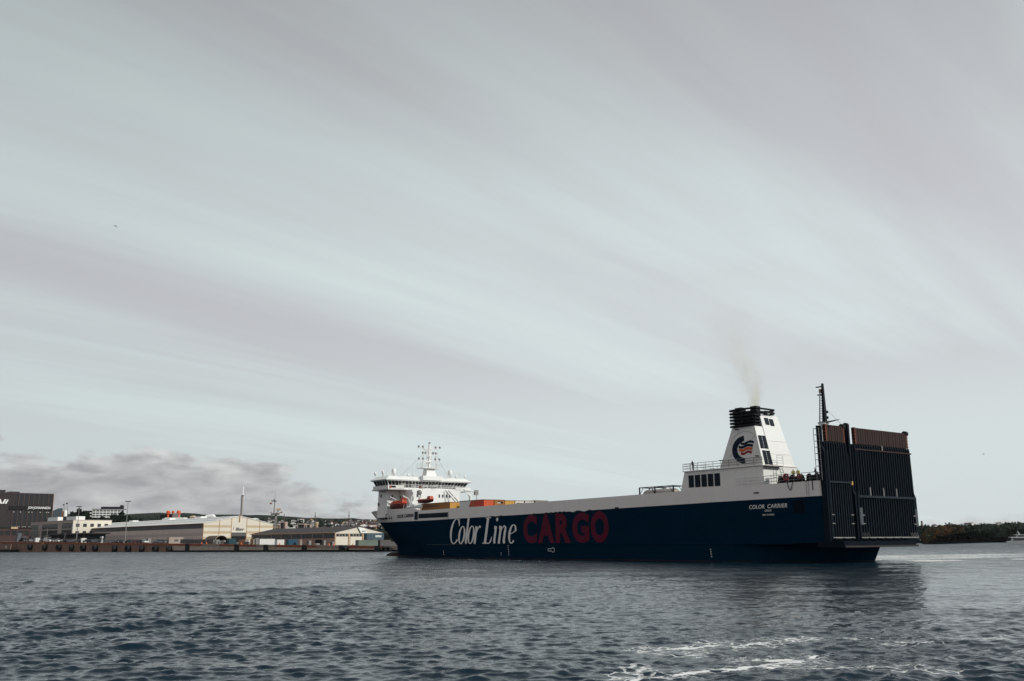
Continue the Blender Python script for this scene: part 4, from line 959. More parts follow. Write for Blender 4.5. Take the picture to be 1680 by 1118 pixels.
# smoke haze from the exhaust
sd = bpy.data.materials.new('smoke'); sd.use_nodes = True; t = sd.node_tree; t.nodes.remove(t.nodes['Principled BSDF']); q = NG(t)
vol = t.nodes.new('ShaderNodeVolumePrincipled'); vol.inputs['Color'].default_value = (1.0,0.88,0.56,1); vol.inputs['Anisotropy'].default_value = 0.2
co = t.nodes.new('ShaderNodeTexCoord').outputs['Object']; se = t.nodes.new('ShaderNodeSeparateXYZ'); t.links.new(co, se.inputs[0])
wv = q.math('MULTIPLY', q.math('SINE', q.math('MULTIPLY', se.outputs[2], 0.42)), 0.7)
cx_ = q.math('SUBTRACT', se.outputs[0], q.math('ADD', q.math('MULTIPLY', se.outputs[2], -0.22), wv)); rr = q.math('SQRT', q.math('ADD', q.math('POWER', q.math('ABSOLUTE', cx_), 2.0), q.math('POWER', q.math('ABSOLUTE', se.outputs[1]), 2.0)))
wid = q.math('ADD', 0.85, q.math('MULTIPLY', se.outputs[2], 0.24))
core = q.sstep(q.math('DIVIDE', rr, wid), 1.35, 0.2)
pf = q.sstep(q.noise(q.mapping(co, scale=(1,1,0.55)), 0.55, 5.0, 0.65, 0.5), 0.34, 0.62)
fall = q.math('DIVIDE', 1.0, q.math('ADD', 1.0, q.math('MULTIPLY', q.math('POWER', q.math('ABSOLUTE', se.outputs[2]), 1.6), 0.5)))
fall = q.math('MULTIPLY', fall, q.sstep(se.outputs[2], 19.5, 9.0))
t.links.new(q.math('MULTIPLY', q.math('MULTIPLY', core, pf), fall), vol.inputs['Density'])
t.links.new(vol.outputs[0], t.nodes['Material Output'].inputs['Volume'])
smk = MB().lathe([(1.5,0.0),(4.2,4.0),(7.4,10.0),(11.0,20.0)], n=14).build('exhaust_smoke', sd)
smk.location = SO+sfw*13.4+sst*3.6+Vector((0,0,23.5)); tag(smk, 'thin brownish exhaust smoke rising above the funnel', 'smoke', kind='stuff')

# ---- stern deck: railing, winches, hoses
railing('railing', [(10.0,0.3,11.2),(0.6,0.3,11.3)], h=1.25, bars=3, post=1.3, r=0.045)
railing('railing', [(15.6,0.3,11.15),(10.0,0.3,11.2)], h=1.25, bars=3, post=1.3, r=0.045, mat=m_whiter)
for u_, w_, h_ in ((13.0, 1.5, 1.1), (7.4, 1.1, 1.0), (5.0, 2.0, 1.0), (2.2, 1.6, 1.05)):
    s = SB(); s.ub(u_-w_/2, u_+w_/2, 0.9, 2.0, 9.8, 11.2+h_*0.75); s.lathe([(0.3,-w_*0.5),(0.62,-w_*0.45),(0.62,-w_*0.35),(0.35,-w_*0.3),(0.35,w_*0.3),(0.62,w_*0.35),(0.62,w_*0.45),(0.3,w_*0.5)], c=(u_,-1.45,11.35+h_*0.5), n=12, ax='x')
    s.build('mooring_winch', m_black, ship)
def sag(name, u0, u1, z0, dip):
    s = SB(); pts = [(u0+(u1-u0)*k/10, -0.16, z0-dip*(1-(2*k/10-1)**2)) for k in range(11)]; s.ut(pts, 0.055, 5); return s.build(name, m_rope, ship)
sag('hanging_rope', S(1292,788)[0], S(1301,788)[0], 11.35, 1.15)
for xx in (1333.5, 1323, 1326.5):
    u0, _ = S(xx, 790); SB().ut([(u0,-0.14,11.3),(u0,-0.14,11.3-(1.3 if xx > 1330 else 2.0))], 0.06 if xx > 1330 else 0.03, 4).build('hanging_rope', m_rope if xx > 1330 else m_steel, ship)
lr = ring(16, 0.36, 0.11, 0.11).mesh('life_ring', M('ring_red_white', (0.32,0.06,0.05), 0.6), True)
for xx, yy in ((1290, 783), (1311.5, 781.5)):
    u0, z0 = S(xx, yy, 0.2); o = link('life_ring', lr); o.location = SO+sfw*u0+sst*0.12+Vector((0,0,z0)); o.rotation_euler = (0, 0, SA); tag(o, 'red life ring hanging on the stern rail', 'life ring', 'life rings on the stern rail'); o.scale = (1,1.15,1.15) if xx < 1300 else (1,0.8,0.8)

# ---- stern ramps
def ramp(v0, v1, n_bars, flap_v0, flap_v1, label, seed):
    U0 = -0.75
    pn_ = SB(); pn_.ub(U0, U0+0.35, v0, v1, 3.05, 16.7); r_ = pn_.build('stern_ramp', m_navy, ship); r_['label'] = label
    R7 = random.Random(seed)
    me_ = None
    for k in range(n_bars):
        v_ = v0+0.42+(v1-v0-0.84)*k/(n_bars-1)
        SB().ub(U0-0.24, U0-0.004, v_-0.055, v_+0.055, 3.4, 16.45).build('stiffener', m_navy2, r_)
        SB().up([(U0-0.24, v_-0.055, 16.451), (U0-0.004, v_-0.055, 16.451), (U0-0.004, v_+0.055, 16.451), (U0-0.24, v_+0.055, 16.451)], [(U0+0.05, v_-0.055, 17.0), (U0+0.06, v_-0.055, 17.0), (U0+0.06, v_+0.055, 17.0), (U0+0.05, v_+0.055, 17.0)]).build('stiffener_end', m_navy2, r_)
    return r_, U0
rl, U0 = ramp(0.35, 5.55, 9, 0.75, 5.3, 'narrow dark blue ramp section with vertical bars', 1)
for z_ in (10.95,): SB().ub(U0-0.42, U0-0.245, 0.4, 5.75, z_, z_+0.22).build('crossbeam', m_navy2, rl)
SB().ub(U0-0.34, U0-0.245, 0.4, 5.6, 3.35, 3.5).build('crossbeam', m_steel, rl)
for v_ in (0.4, 5.0):
    for z_ in (5.3, 6.5): SB().ub(U0-0.36, U0-0.245, v_, v_+0.65, z_, z_+0.10).build('step_bracket', m_steel, rl)
SB().ub(U0-0.42, U0-0.2, 5.62, 5.95, 10.75, 11.25).build('yellow_bracket', m_yel, rl)  # small bracket in plain yellow paint
rr_, _ = ramp(7.0, 22.1, 24, 7.8, 21.4, 'wide dark blue ramp section with vertical bars', 2)
SB().ub(U0-0.42, U0-0.245, 7.15, 22.05, 9.05, 9.35).build('crossbeam', m_navy2, rr_)
SB().ub(U0-0.36, U0-0.245, 7.2, 22.0, 15.85, 16.05).build('crossbeam', m_flap, rr_)
SB().ub(U0-0.34, U0-0.245, 7.1, 22.0, 3.35, 3.5).build('crossbeam', m_steel, rr_)
for v_ in (10.2, 13.6, 17.0): SB().ub(U0-0.38, U0-0.25, v_-0.08, v_+0.08, 9.352, 10.55).build('guide_post', m_steel, rr_)
SB().ub(U0-0.37, U0-0.25, 14.1, 14.3, 16.06, 16.75).build('guide_post', m_steel, rr_)
for v_ in (7.15, 21.0):
    for z_ in (5.3, 6.5): SB().ub(U0-0.38, U0-0.245, v_, v_+1.1, z_, z_+0.12).build('step_bracket', m_steel, rr_)
SB().ub(U0-0.40, U0-0.245, 7.0, 7.75, 5.2, 7.6).build('hinge_plate', M('dull_hinge_grey', (0.06,0.075,0.085), 0.6, var=0.3), rr_); SB().ub(U0-0.40, U0-0.245, 21.5, 22.1, 5.0, 7.6).build('hinge_plate', MATS['dull_hinge_grey'], rr_)
for k in range(5): SB().ut([(U0-0.42, 7.4+0.42*k, 3.5), (U0-0.34, 7.1+0.42*k, 4.1)], 0.05, 4).build('ramp_finger', m_steel, rr_); SB().ut([(U0-0.42, 21.7-0.42*k, 3.5), (U0-0.34, 21.5-0.42*k, 4.1)], 0.05, 4).build('ramp_finger', m_steel, rr_)
for v_, sg in ((7.0, 1), (22.1, -1)):                           # edge channel with its bend
    s = SB(); s.ut([(U0-0.3, v_+0.1*sg, 3.4), (U0-0.3, v_+0.15*sg, 9.2), (U0-0.25, v_+0.45*sg, 9.9), (U0-0.22, v_+0.5*sg, 16.0)], 0.13, 4); s.build('edge_channel', m_navy2, rr_)
for v_, sg in ((0.35, 1), (5.55, -1)):
    s = SB(); s.ut([(U0-0.28, v_+0.05*sg, 3.4), (U0-0.28, v_+0.1*sg, 14.8), (U0-0.22, v_+0.35*sg, 15.6), (U0-0.2, v_+0.4*sg, 16.5)], 0.11, 4); s.build('edge_channel', m_navy2, rl)
def flap(v0, v1, par, n_):
    fl = SB(); fl.ub(U0-0.12, U0+0.30, v0, v1, 16.72, 19.1); fo__ = fl.build('ramp_flap', m_flap, par)
    for k in range(n_): v_ = v0+(v1-v0)*(k+0.5)/n_; w_ = (v1-v0)/n_*0.42; SB().ub(U0-0.17-0.012*(k % 3), U0-0.125, v_-w_, v_+w_, 16.78, 19.04).build('flap_plate', m_flap, fo__)
    SB().ub(U0-0.2, U0+0.3, v0-0.32, v0-0.005, 16.75, 19.15).build('rusty_edge', m_orust, fo__); SB().ub(U0-0.2, U0+0.3, v1+0.005, v1+0.30, 16.75, 19.0).build('rusty_edge', m_orust, fo__)
    for k in range(5):
        for v_ in (v0-0.34, v1+0.32): SB().ub(U0-0.23, U0+0.1, v_-0.06, v_+0.06, 16.9+0.46*k, 17.08+0.46*k).build('hinge_lug', m_navy, fo__)
    SB().lathe([(0.15,-0.35),(0.42,-0.3),(0.42,0.3),(0.15,0.35)], c=(U0+0.1,-v1-0.3,19.05), n=10, ax='y').build('flap_roller', m_black, fo__)
flap(0.95, 4.85, rl, 8); flap(7.95, 21.2, rr_, 22)
# side plates and stern gantry
def prof_plate(name, v0, v1, pr, mat, par=ship):
    s = SB(); s.up([(u, v0, z) for u, z in pr], [(u, v1, z) for u, z in pr]); return s.build(name, mat, par)
gp = [(-0.9,2.9),(-0.9,15.2),(-0.55,16.2),(-0.55,18.9),(0.15,19.0),(0.15,15.0),(-0.05,9.0),(0.05,3.0)]
prof_plate('gantry_side', 0.0, 0.34, gp, m_navy); prof_plate('gantry_side', 5.75, 6.15, [(-0.2,2.9),(-0.2,18.6),(0.6,18.8),(1.0,10),(1.0,3)], m_navy)
prof_plate('gantry_side', 6.55, 6.98, [(-0.9,2.9),(-0.9,9.4),(-0.6,10.0),(-0.6,19.3),(0.6,19.3),(1.0,10),(1.0,3)], m_navy); prof_plate('gantry_side', 22.12, 22.75, [(-0.75,2.9),(-0.75,9.3),(-0.5,10.0),(0.1,16.7),(0.8,16.7),(1.4,9),(1.4,3)], m_navy)
for v_ in (6.75,): SB().lathe([(0.1,-0.3),(0.45,-0.22),(0.45,0.22),(0.1,0.3)], c=(-0.2,6.75-6.75-v_,19.35), n=10, ax='y').build('gantry_roller', m_black, ship)
SB().lathe([(0.1,-0.4),(0.40,-0.3),(0.40,0.3),(0.1,0.4)], c=(-0.1,-5.9,18.9), n=10, ax='y').build('gantry_roller', m_flap, ship)
s = SB()                                                         # white ladders seen in the gap between the ramps
for v_ in (6.2, 6.5): s.ut([(0.9, v_, 9.2), (0.9, v_, 18.9)], 0.04, 4)
for k in range(24): s.ut([(0.9, 6.2, 9.4+0.4*k), (0.9, 6.5, 9.4+0.4*k)], 0.03, 4)
s.build('ladder', m_whiter, ship)
s = SB(); cu0 = S(1341.5, 735, -0.1)[0]                           # caged ladder forward of the port gantry
for du, dv_ in ((0.45,0.3),(-0.45,0.3),(0.45,-0.4),(-0.45,-0.4)): s.ut([(cu0+du, 0.2+dv_, 11.3), (cu0+du, 0.2+dv_, 18.6)], 0.05, 4)
for k in range(8):
    z_ = 12.4+0.88*k; s.ut([(cu0+0.45,-0.2,z_),(cu0-0.45,-0.2,z_),(cu0-0.45,0.5,z_),(cu0+0.45,0.5,z_),(cu0+0.45,-0.2,z_)], 0.03, 4)
s.build('caged_ladder', m_steel, ship)
# hinge platform under the ramps, drawn out aft to shade the lower stern
pf_ = SB(); pf_.up([(-2.7,0.3,2.1),(1.2,-0.1,2.1),(1.2,22.4,2.1),(-2.7,18.0,2.1)], [(-2.9,0.2,2.95),(1.2,-0.15,2.95),(1.2,22.7,2.95),(-2.9,18.3,2.95)])
pf_ = pf_.build('ramp_hinge_platform', m_navy, ship)
SB().ub(-3.05, -2.92, 0.2, 18.3, 2.1, 2.36).build('platform_edge', M('rust_stained_edge', (0.030,0.026,0.026), 0.8, var=0.5, streak=0.7, scol=(0.12,0.035,0.016)), pf_)
for k in range(9): v_ = 0.6+2.05*k; SB().up([(-2.75,v_,2.96),(-0.95,v_,2.96),(-0.95,v_,3.45),(-1.4,v_,3.3)], [(-2.75,v_+0.25,2.96),(-0.95,v_+0.25,2.96),(-0.95,v_+0.25,3.45),(-1.4,v_+0.25,3.3)]).build('hinge_bracket', m_navy, pf_)
# stern light mast
m0 = SB(); m0.up([(0.35,1.9,19.0),(-0.15,1.9,19.0),(-0.15,2.5,19.0),(0.35,2.5,19.0)], [(0.1,2.0,25.2),(-0.12,2.0,25.2),(-0.12,2.3,25.2),(0.1,2.3,25.2)])
sm = m0.build('stern_mast', m_black, ship)
s = SB(); s.ut([(0.75,1.8,19.3),(0.35,1.9,24.2)], 0.06, 4); s.ut([(0.5,1.6,19.3),(0.2,1.8,24.2)], 0.05, 4)
for k in range(13): f = k/13; s.ut([(0.75-0.4*f,1.8+0.1*f,19.4+4.8*f),(0.3-0.25*f,2.1,19.4+4.8*f)], 0.04, 4)
s.build('mast_ladder', m_steel, sm)
s = SB(); s.up([(0.9,1.6,19.45),(-2.3,2.0,19.7),(-2.3,2.3,19.72),(0.9,2.9,19.45)], [(0.9,1.6,19.6),(-2.3,2.0,19.76),(-2.3,2.3,19.78),(0.9,2.9,19.6)]); s.build('mast_platform', m_steel, sm)
SB().ub(-0.4, 0.7, 1.5, 2.6, 18.7, 19.45).build('mast_foot', m_whiter, sm)
for z_, l_ in ((24.7, 1.0), (23.55, 0.85)): SB().ub(0.05, 0.05+l_, 2.0, 2.25, z_, z_+0.14).build('light_arm', m_black, sm)
SB().ub(0.2, 0.5, 1.9, 2.2, 23.9, 24.4).build('mast_light', M('dull_red', (0.22,0.06,0.05), 0.6), sm)
for z_ in (20.2, 21.0): SB().lathe([(0.08,-0.18),(0.14,-0.1),(0.14,0.12),(0.06,0.2)], c=(-0.5,-2.1,z_), n=8).build('mast_light', m_black, sm)
SB().ut([(-0.1,2.2,21.6),(-0.3,6.2,19.2)], 0.025, 3).build('stay_wire', m_steel, sm)

# ---- crew
def person_mat(name, coat, trous, skin=(0.36,0.22,0.16), hair=(0.02,0.016,0.013)):
    mt = bpy.data.materials.new(name); mt.use_nodes = True; t = mt.node_tree; q = NG(t); b = t.nodes['Principled BSDF']
    se = t.nodes.new('ShaderNodeSeparateXYZ'); t.links.new(t.nodes.new('ShaderNodeTexCoord').outputs['Object'], se.inputs[0]); z_ = se.outputs[2]
    c = q.mix(q.math('GREATER_THAN', z_, 0.86), (*trous,1), (*coat,1)); c = q.mix(q.math('GREATER_THAN', z_, 1.46), c, (*skin,1)); c = q.mix(q.math('GREATER_THAN', z_, 1.68), c, (*hair,1))
    c = q.mix(q.math('LESS_THAN', z_, 0.09), c, (0.01,0.01,0.01,1))
    t.links.new(c, b.inputs['Base Color']); b.inputs['Roughness'].default_value = 0.8; return mt
def person(loc, rz, mat, label, lean=0.0, arm=0.5):
    """one skinned body: pelvis, spine, head, arms with hands and bent elbows, legs"""
    j = {'pel':(0,0,0.95),'chest':(lean*0.6,0,1.30),'neck':(lean,0,1.48),'head':(lean*1.15+0.02,0,1.62),'top':(lean*1.2+0.02,0,1.74),'nose':(lean*1.15+0.10,0,1.61),
         'shl':(lean*0.9,0.19,1.42),'ell':(lean*0.9+0.05,0.25,1.15),'hal':(lean*0.9+arm*0.5,0.20,1.02+arm*0.15),'fil':(lean*0.9+arm*0.5+0.12,0.18,1.0+arm*0.15),
         'shr':(lean*0.9,-0.19,1.42),'elr':(lean*0.9+0.05,-0.26,1.15),'har':(lean*0.9+arm*0.5,-0.20,1.02+arm*0.15),'fir':(lean*0.9+arm*0.5+0.12,-0.18,1.0+arm*0.15),
         'hil':(0,0.10,0.90),'knl':(0.03,0.11,0.49),'anl':(-0.02,0.12,0.08),'tol':(0.16,0.14,0.04),'hir':(0,-0.10,0.90),'knr':(0.05,-0.11,0.49),'anr':(0.0,-0.12,0.08),'tor':(0.18,-0.14,0.04)}
    rad = {'pel':0.15,'chest':0.17,'neck':0.06,'head':0.10,'top':0.07,'nose':0.03,'shl':0.08,'ell':0.055,'hal':0.038,'fil':0.028,'shr':0.08,'elr':0.055,'har':0.038,'fir':0.028,'hil':0.10,'knl':0.07,'anl':0.05,'tol':0.045,'hir':0.10,'knr':0.07,'anr':0.05,'tor':0.045}
    E_ = [('pel','chest'),('chest','neck'),('neck','head'),('head','top'),('head','nose'),('chest','shl'),('shl','ell'),('ell','hal'),('hal','fil'),('chest','shr'),('shr','elr'),('elr','har'),('har','fir'),('pel','hil'),('hil','knl'),('knl','anl'),('anl','tol'),('pel','hir'),('hir','knr'),('knr','anr'),('anr','tor')]
    ks = list(j); me = bpy.data.meshes.new('person'); me.from_pydata([j[k_] for k_ in ks], [(ks.index(a_), ks.index(b_)) for a_, b_ in E_], [])
    me.materials.append(mat)
    o = link('person', me); md = o.modifiers.new('skin', 'SKIN')
    if not me.skin_vertices: me.skin_vertices.new()
    for i, k_ in enumerate(ks):
        sv_ = me.skin_vertices[0].data[i]; sv_.radius = (rad[k_], rad[k_]); sv_.use_root = (k_ == 'pel')
    o.modifiers.new('smooth', 'SUBSURF').levels = 1; o.modifiers['smooth'].render_levels = 2
    o.location = loc; o.rotation_euler = (0, 0, rz); tag(o, label, 'person', 'crew on the stern'); return o
mp1 = person_mat('hi_vis_crew', (0.55,0.50,0.10), (0.02,0.025,0.04)); mp2 = person_mat('dark_crew', (0.010,0.011,0.015), (0.012,0.014,0.02))
def on_ship(u, v, z): return SO+sfw*u+sst*v+Vector((0,0,z))
SB().ub(0.5, 9.0, 2.1, 9.0, 9.7, 11.62).build('stern_platform', m_grey, ship)
for xx, lb, mm, vv_ in ((1301.5, 'crew member in yellow jacket on the stern deck beside the black winches', mp1, 2.6), (1309.5, 'crew member in yellow jacket on the stern deck, closer to the ramps', mp1, 2.6), (1338.5, 'dark clothed crew member at the rail next to the caged ladder', mp2, 2.4)):
    u0, _ = S(xx, 775, vv_); person(on_ship(u0, vv_, 11.62), SA+math.pi*(1.1 if mm is mp1 else 0.6), mm, lb, 0.05, 0.5)
u0, _ = S(1137.3, 768, 1.3); person(on_ship(u0, 1.3, 14.22), SA+math.pi*0.9, mp2, 'dark clothed person standing on the funnel house roof by its railing', 0.10, 0.4)
# ------------------------------------------------------------------ harbour sheds and buildings
BG = Vector((0.727, 0.686)).normalized(); BL = Vector((-BG.y, BG.x)); BA = math.atan2(BG.y, BG.x)
# local frame of every building: x = along the gable (right and away), y = along the long wall (left and away)
def solve_len(P, d, x):
    """metres from P along d until photo column x"""
    lo, hi = 0.0, 600.0
    def col(l):
        q_ = Vector((P.x+d.x*l, P.y+d.y*l, 8.0))-CAM; return 840+FPX*q_.dot(cR)/q_.dot(cF)
    a_ = col(0) < x
    for _ in range(50):
        m_ = (lo+hi)/2
        if (col(m_) < x) == a_: lo = m_
        else: hi = m_
    return lo
def bthing(name, x, Y, label, cat, group=None):
    p = ground(x, Y=Y); return thing(name, p, BA, label, cat, group), p
m_cream = M('cream_cladding', (0.64,0.595,0.505), 0.7, var=0.07, scale=0.2, streak=0.12, scol=(0.42,0.3,0.18))
m_tan = M('tan_cladding_band', (0.50,0.385,0.245), 0.7, var=0.08, scale=0.2)
m_wallb = M('brown_grey_cladding', (0.62,0.49,0.445), 0.75, var=0.10, scale=0.2)
m_wallb2 = M('brown_grey_cladding_dark', (0.50,0.39,0.36), 0.75, var=0.12, scale=0.2)
m_slate = M('slate_band', (0.10,0.09,0.095), 0.7, var=0.12)
m_roofs = M('silver_roof_sheet', (0.84,0.83,0.80), 0.32, metal=0.0, var=0.10, scale=0.15)
m_orim = M('orange_brown_trim', (0.33,0.12,0.045), 0.7, var=0.2)
m_downp = M('ochre_downpipe', (0.40,0.23,0.09), 0.6, var=0.2)
m_broof = M('dark_roof_felt', (0.060,0.050,0.052), 0.85, var=0.15, scale=0.2)
m_winrow = M('dark_window_row', (0.020,0.024,0.028), 0.3, var=0.3, scale=0.8, spec=0.4)
m_brick = M('brown_render', (0.40,0.25,0.205), 0.85, var=0.15, scale=0.3)
# warehouse with the silver roof
P1 = ground(332, Y=540); w1 = thing('warehouse', P1, BA, 'long warehouse with silver roof and cream banded gable', 'warehouse')
W_ = solve_len(P1, BG, 447.0); L_ = solve_len(P1, BL, 132.0); E_ = zpx(332, 859, 540)-P1.z
apx = Vector((P1.x+BG.x*W_/2, P1.y+BG.y*W_/2, 0)); RZ = zpx(395, 847.5, apx.y)-P1.z
MB().prism([(0,0,-1),(W_,0,-1),(W_,0,E_),(W_/2,0,RZ),(0,0,E_)], [(0,L_,-1),(W_,L_,-1),(W_,L_,E_),(W_/2,L_,RZ),(0,L_,E_)]).build('wall', m_wallb2, w1)
rf_ = MB(); ov = 0.6
rf_.hexa([(-ov,-0.4,E_+0.05-0.15),(W_/2,-0.4,RZ+0.05),(W_/2,L_+0.4,RZ+0.05),(-ov,L_+0.4,E_+0.05-0.15)], [(-ov,-0.4,E_+0.12),(W_/2,-0.4,RZ+0.32),(W_/2,L_+0.4,RZ+0.32),(-ov,L_+0.4,E_+0.12)])
rf_.hexa([(W_/2+0.005,-0.4,RZ+0.05),(W_+ov,-0.4,E_-0.1),(W_+ov,L_+0.4,E_-0.1),(W_/2+0.005,L_+0.4,RZ+0.05)], [(W_/2+0.005,-0.4,RZ+0.32),(W_+ov,-0.4,E_+0.12),(W_+ov,L_+0.4,E_+0.12),(W_/2+0.005,L_+0.4,RZ+0.32)])
rfo = rf_.build('roof', m_roofs, w1)
for k in range(1, 8):                                           # long skylight strips and seams on the visible slope
    f = k/8.0; xx = -ov+(W_/2+ov)*f; zz = E_+0.12+(RZ+0.2-E_)*f
    MB().hexa([(xx-0.35,0.5,zz),(xx+0.35,0.5,zz+0.12),(xx+0.35,L_-0.5,zz+0.12),(xx-0.35,L_-0.5,zz)], [(xx-0.35,0.5,zz+0.04),(xx+0.35,0.5,zz+0.165),(xx+0.35,L_-0.5,zz+0.165),(xx-0.35,L_-0.5,zz+0.04)]).build('roof_seam', m_steel if k in (3, 6) else m_roofs, rfo)
MB().box(-0.7, -0.45, -0.5, L_, E_-0.25, E_+0.10).build('gutter', m_orim, w1)
MB().box(-0.12, 0.15, -0.12, 0.15, 0, E_).build('corner_trim', m_orim, w1)
nb = 22
for k in range(nb):                                             # long wall bays: slate band on top, sheets below
    y0, y1 = L_*k/nb+0.06, L_*(k+1)/nb-0.06
    MB().box(-0.14, -0.02, y0, y1, E_*0.76, E_-0.3).build('band_panel', m_slate, w1)
    for a_, b_, mm in ((0.0,0.25,m_wallb2),(0.255,0.40,m_wallb),(0.405,0.52,m_wallb2),(0.525,0.75,m_wallb)):
        MB().box(-0.10, -0.02, y0, y1, E_*a_, E_*b_-0.03).build('wall_panel', mm, w1)
def gz(x_): return E_+(RZ-E_)*(1-abs(2*x_/W_-1))
edges = [0, W_*0.22, W_*0.39, W_*0.61, W_*0.80, W_]
dx0, dx1 = edges[2]+0.3, edges[3]-0.3; DZ = E_*0.56
for k in range(5):
    x0, x1 = edges[k]+0.10, edges[k+1]-0.10
    bands = [(0.0,0.20,m_cream),(0.20,0.32,m_tan),(0.32,0.50,m_cream),(0.50,0.61,m_tan),(0.61,0.80,m_cream),(0.80,0.91,m_tan)]
    for a_, b_, mm in bands:
        if k == 2 and b_*E_ < DZ+0.2: continue
        if k == 2: mm = m_cream
        MB().box(x0, x1, -0.10, -0.02, E_*a_+0.02, E_*b_).build('wall_panel', mm, w1)
    zz = E_*0.91+0.02
    pts = [(x0,zz),(x1,zz),(x1,gz(x1)-0.15)] + ([(W_/2,RZ-0.15)] if x0 < W_/2 < x1 else []) + [(x0,gz(x0)-0.15)]
    MB().prism([(a_,-0.10,b_) for a_, b_ in pts], [(a_,-0.02,b_) for a_, b_ in pts]).build('gable_panel', m_cream, w1)
for x_ in edges[1:-1]: MB().box(x_-0.12, x_+0.12, -0.26, -0.02, 0, gz(x_)-0.2).build('downpipe', m_downp, w1)
MB().box(dx0, dx1, -0.08, -0.02, 0, DZ).build('door_opening', m_dark, w1); MB().box(dx0, dx1, -0.30, -0.09, DZ*0.66, DZ).build('roller_door', m_slate, w1)
MB().box(dx0-0.3, dx1+0.3, -0.24, -0.02, DZ+0.02, DZ+0.3).build('door_header', m_whiter, w1); MB().box(dx1, dx1+0.3, -0.24, -0.02, 0, DZ).build('door_post', m_orim, w1)
fit_text('sign_lettering', 'SKUR 8', (W_*0.455, -0.12, E_*0.63), (1,0,0), (0,0,1), W_*0.10, 1.0, m_navyletter, w1, offset=0.03)
for k, (a_, b_, z_) in enumerate(((0.455, 0.50, 0.76), (0.455, 0.575, 0.71))): MB().box(W_*a_, W_*b_, -0.14, -0.11, E_*z_, E_*z_+0.4).build('sign_line', m_navyletter, w1)
s = MB(); s.tube([(W_*0.435-0.9*math.sin(a_)*0.7, -0.14, E_*0.755+1.0*math.cos(a_)) for a_ in [0.2+0.3*i for i in range(10)]], 0.12, 4); s.build('sign_ring', m_slate, w1)
MB().box(W_/2-0.25, W_/2+0.25, -0.5, 0.2, RZ-3.2, RZ+0.9).build('vent_pipe', m_downp, w1)
for yy, w__, x__, mm in ((L_*0.30, 9.0, W_*0.58, m_whiter), (L_*0.55, 12.0, W_*0.60, m_roofs), (L_*0.88, 7.0, W_*0.62, m_whiter)): MB().box(x__, x__+4, yy, yy+w__, RZ-1.0, RZ+1.5).build('roof_unit', mm, w1)
# low brown shed with the cream gable
P2 = ground(549.4, Y=460); w2 = thing('warehouse', P2, BA, 'low brown brick shed with dark roof and cream gable', 'warehouse')
W2_ = solve_len(P2, BG, 628.0); L2_ = solve_len(P2, BL, 446.0)+22; E2 = zpx(549, 873.6, 460)-P2.z
R2 = zpx(588, 864.4, P2.y+BG.y*W2_/2)-P2.z
MB().prism([(0,0,-1),(W2_,0,-1),(W2_,0,E2),(W2_/2,0,R2),(0,0,E2)], [(0,L2_,-1),(W2_,L2_,-1),(W2_,L2_,E2),(W2_/2,L2_,R2),(0,L2_,E2)]).build('wall', m_brick, w2)
rf_ = MB(); rf_.hexa([(-0.7,-0.5,E2-0.15),(W2_/2,-0.5,R2+0.05),(W2_/2,L2_,R2+0.05),(-0.7,L2_,E2-0.15)], [(-0.7,-0.5,E2+0.1),(W2_/2,-0.5,R2+0.3),(W2_/2,L2_,R2+0.3),(-0.7,L2_,E2+0.1)])
rf_.hexa([(W2_/2+0.005,-0.5,R2+0.05),(W2_+0.7,-0.5,E2-0.15),(W2_+0.7,L2_,E2-0.15),(W2_/2+0.005,L2_,R2+0.05)], [(W2_/2+0.005,-0.5,R2+0.3),(W2_+0.7,-0.5,E2+0.1),(W2_+0.7,L2_,E2+0.1),(W2_/2+0.005,L2_,R2+0.3)])
ro = rf_.build('roof', m_broof, w2)
for k in range(14): yy = 2+L2_*k/14; MB().hexa([(-0.7,yy,E2+0.1),(W2_/2-0.1,yy,R2+0.28),(W2_/2-0.1,yy+0.15,R2+0.28),(-0.7,yy+0.15,E2+0.1)], [(-0.7,yy,E2+0.2),(W2_/2-0.1,yy,R2+0.38),(W2_/2-0.1,yy+0.15,R2+0.38),(-0.7,yy+0.15,E2+0.2)]).build('roof_seam', m_broof, ro)
MB().box(-0.85, -0.6, -0.55, L2_, E2-0.3, E2+0.1).build('fascia', m_tan, w2)
nb2 = 6; bay = (L2_-22)/nb2
for k in range(nb2+2):
    y0 = k*bay+0.25; y1 = (k+1)*bay-0.25
    if y0 > L2_-2: break
    wn = MB().box(-0.10, -0.02, y0, y1, E2*0.56, E2*0.88).build('window_row', m_winrow, w2)
    for j in range(1, 6): MB().box(-0.13, -0.10, y0+(y1-y0)*j/6-0.04, y0+(y1-y0)*j/6+0.04, E2*0.56, E2*0.88).build('mullion', m_slate, wn)
    MB().box(-0.22, -0.02, y0-0.5, y0, 0, E2-0.3).build('pier', M('pier_brown', (0.40,0.25,0.20), 0.8, var=0.12), w2)
    if k in (1, 3, 5): MB().box(-0.14, -0.03, y0+bay*0.15, y0+bay*0.72, 0, E2*0.46).build('doorway', m_dark, w2)
cols = [0, W2_*0.27, W2_*0.30, W2_*0.56, W2_*0.59, W2_]
MB().prism([(0.1,-0.14,E2*0.90),(W2_-0.1,-0.14,E2*0.90),(W2_-0.1,-0.14,E2),(W2_/2,-0.14,R2-0.05),(0.1,-0.14,E2)], [(0.1,-0.02,E2*0.90),(W2_-0.1,-0.02,E2*0.90),(W2_-0.1,-0.02,E2),(W2_/2,-0.02,R2-0.05),(0.1,-0.02,E2)]).build('gable_panel', m_cream, w2)
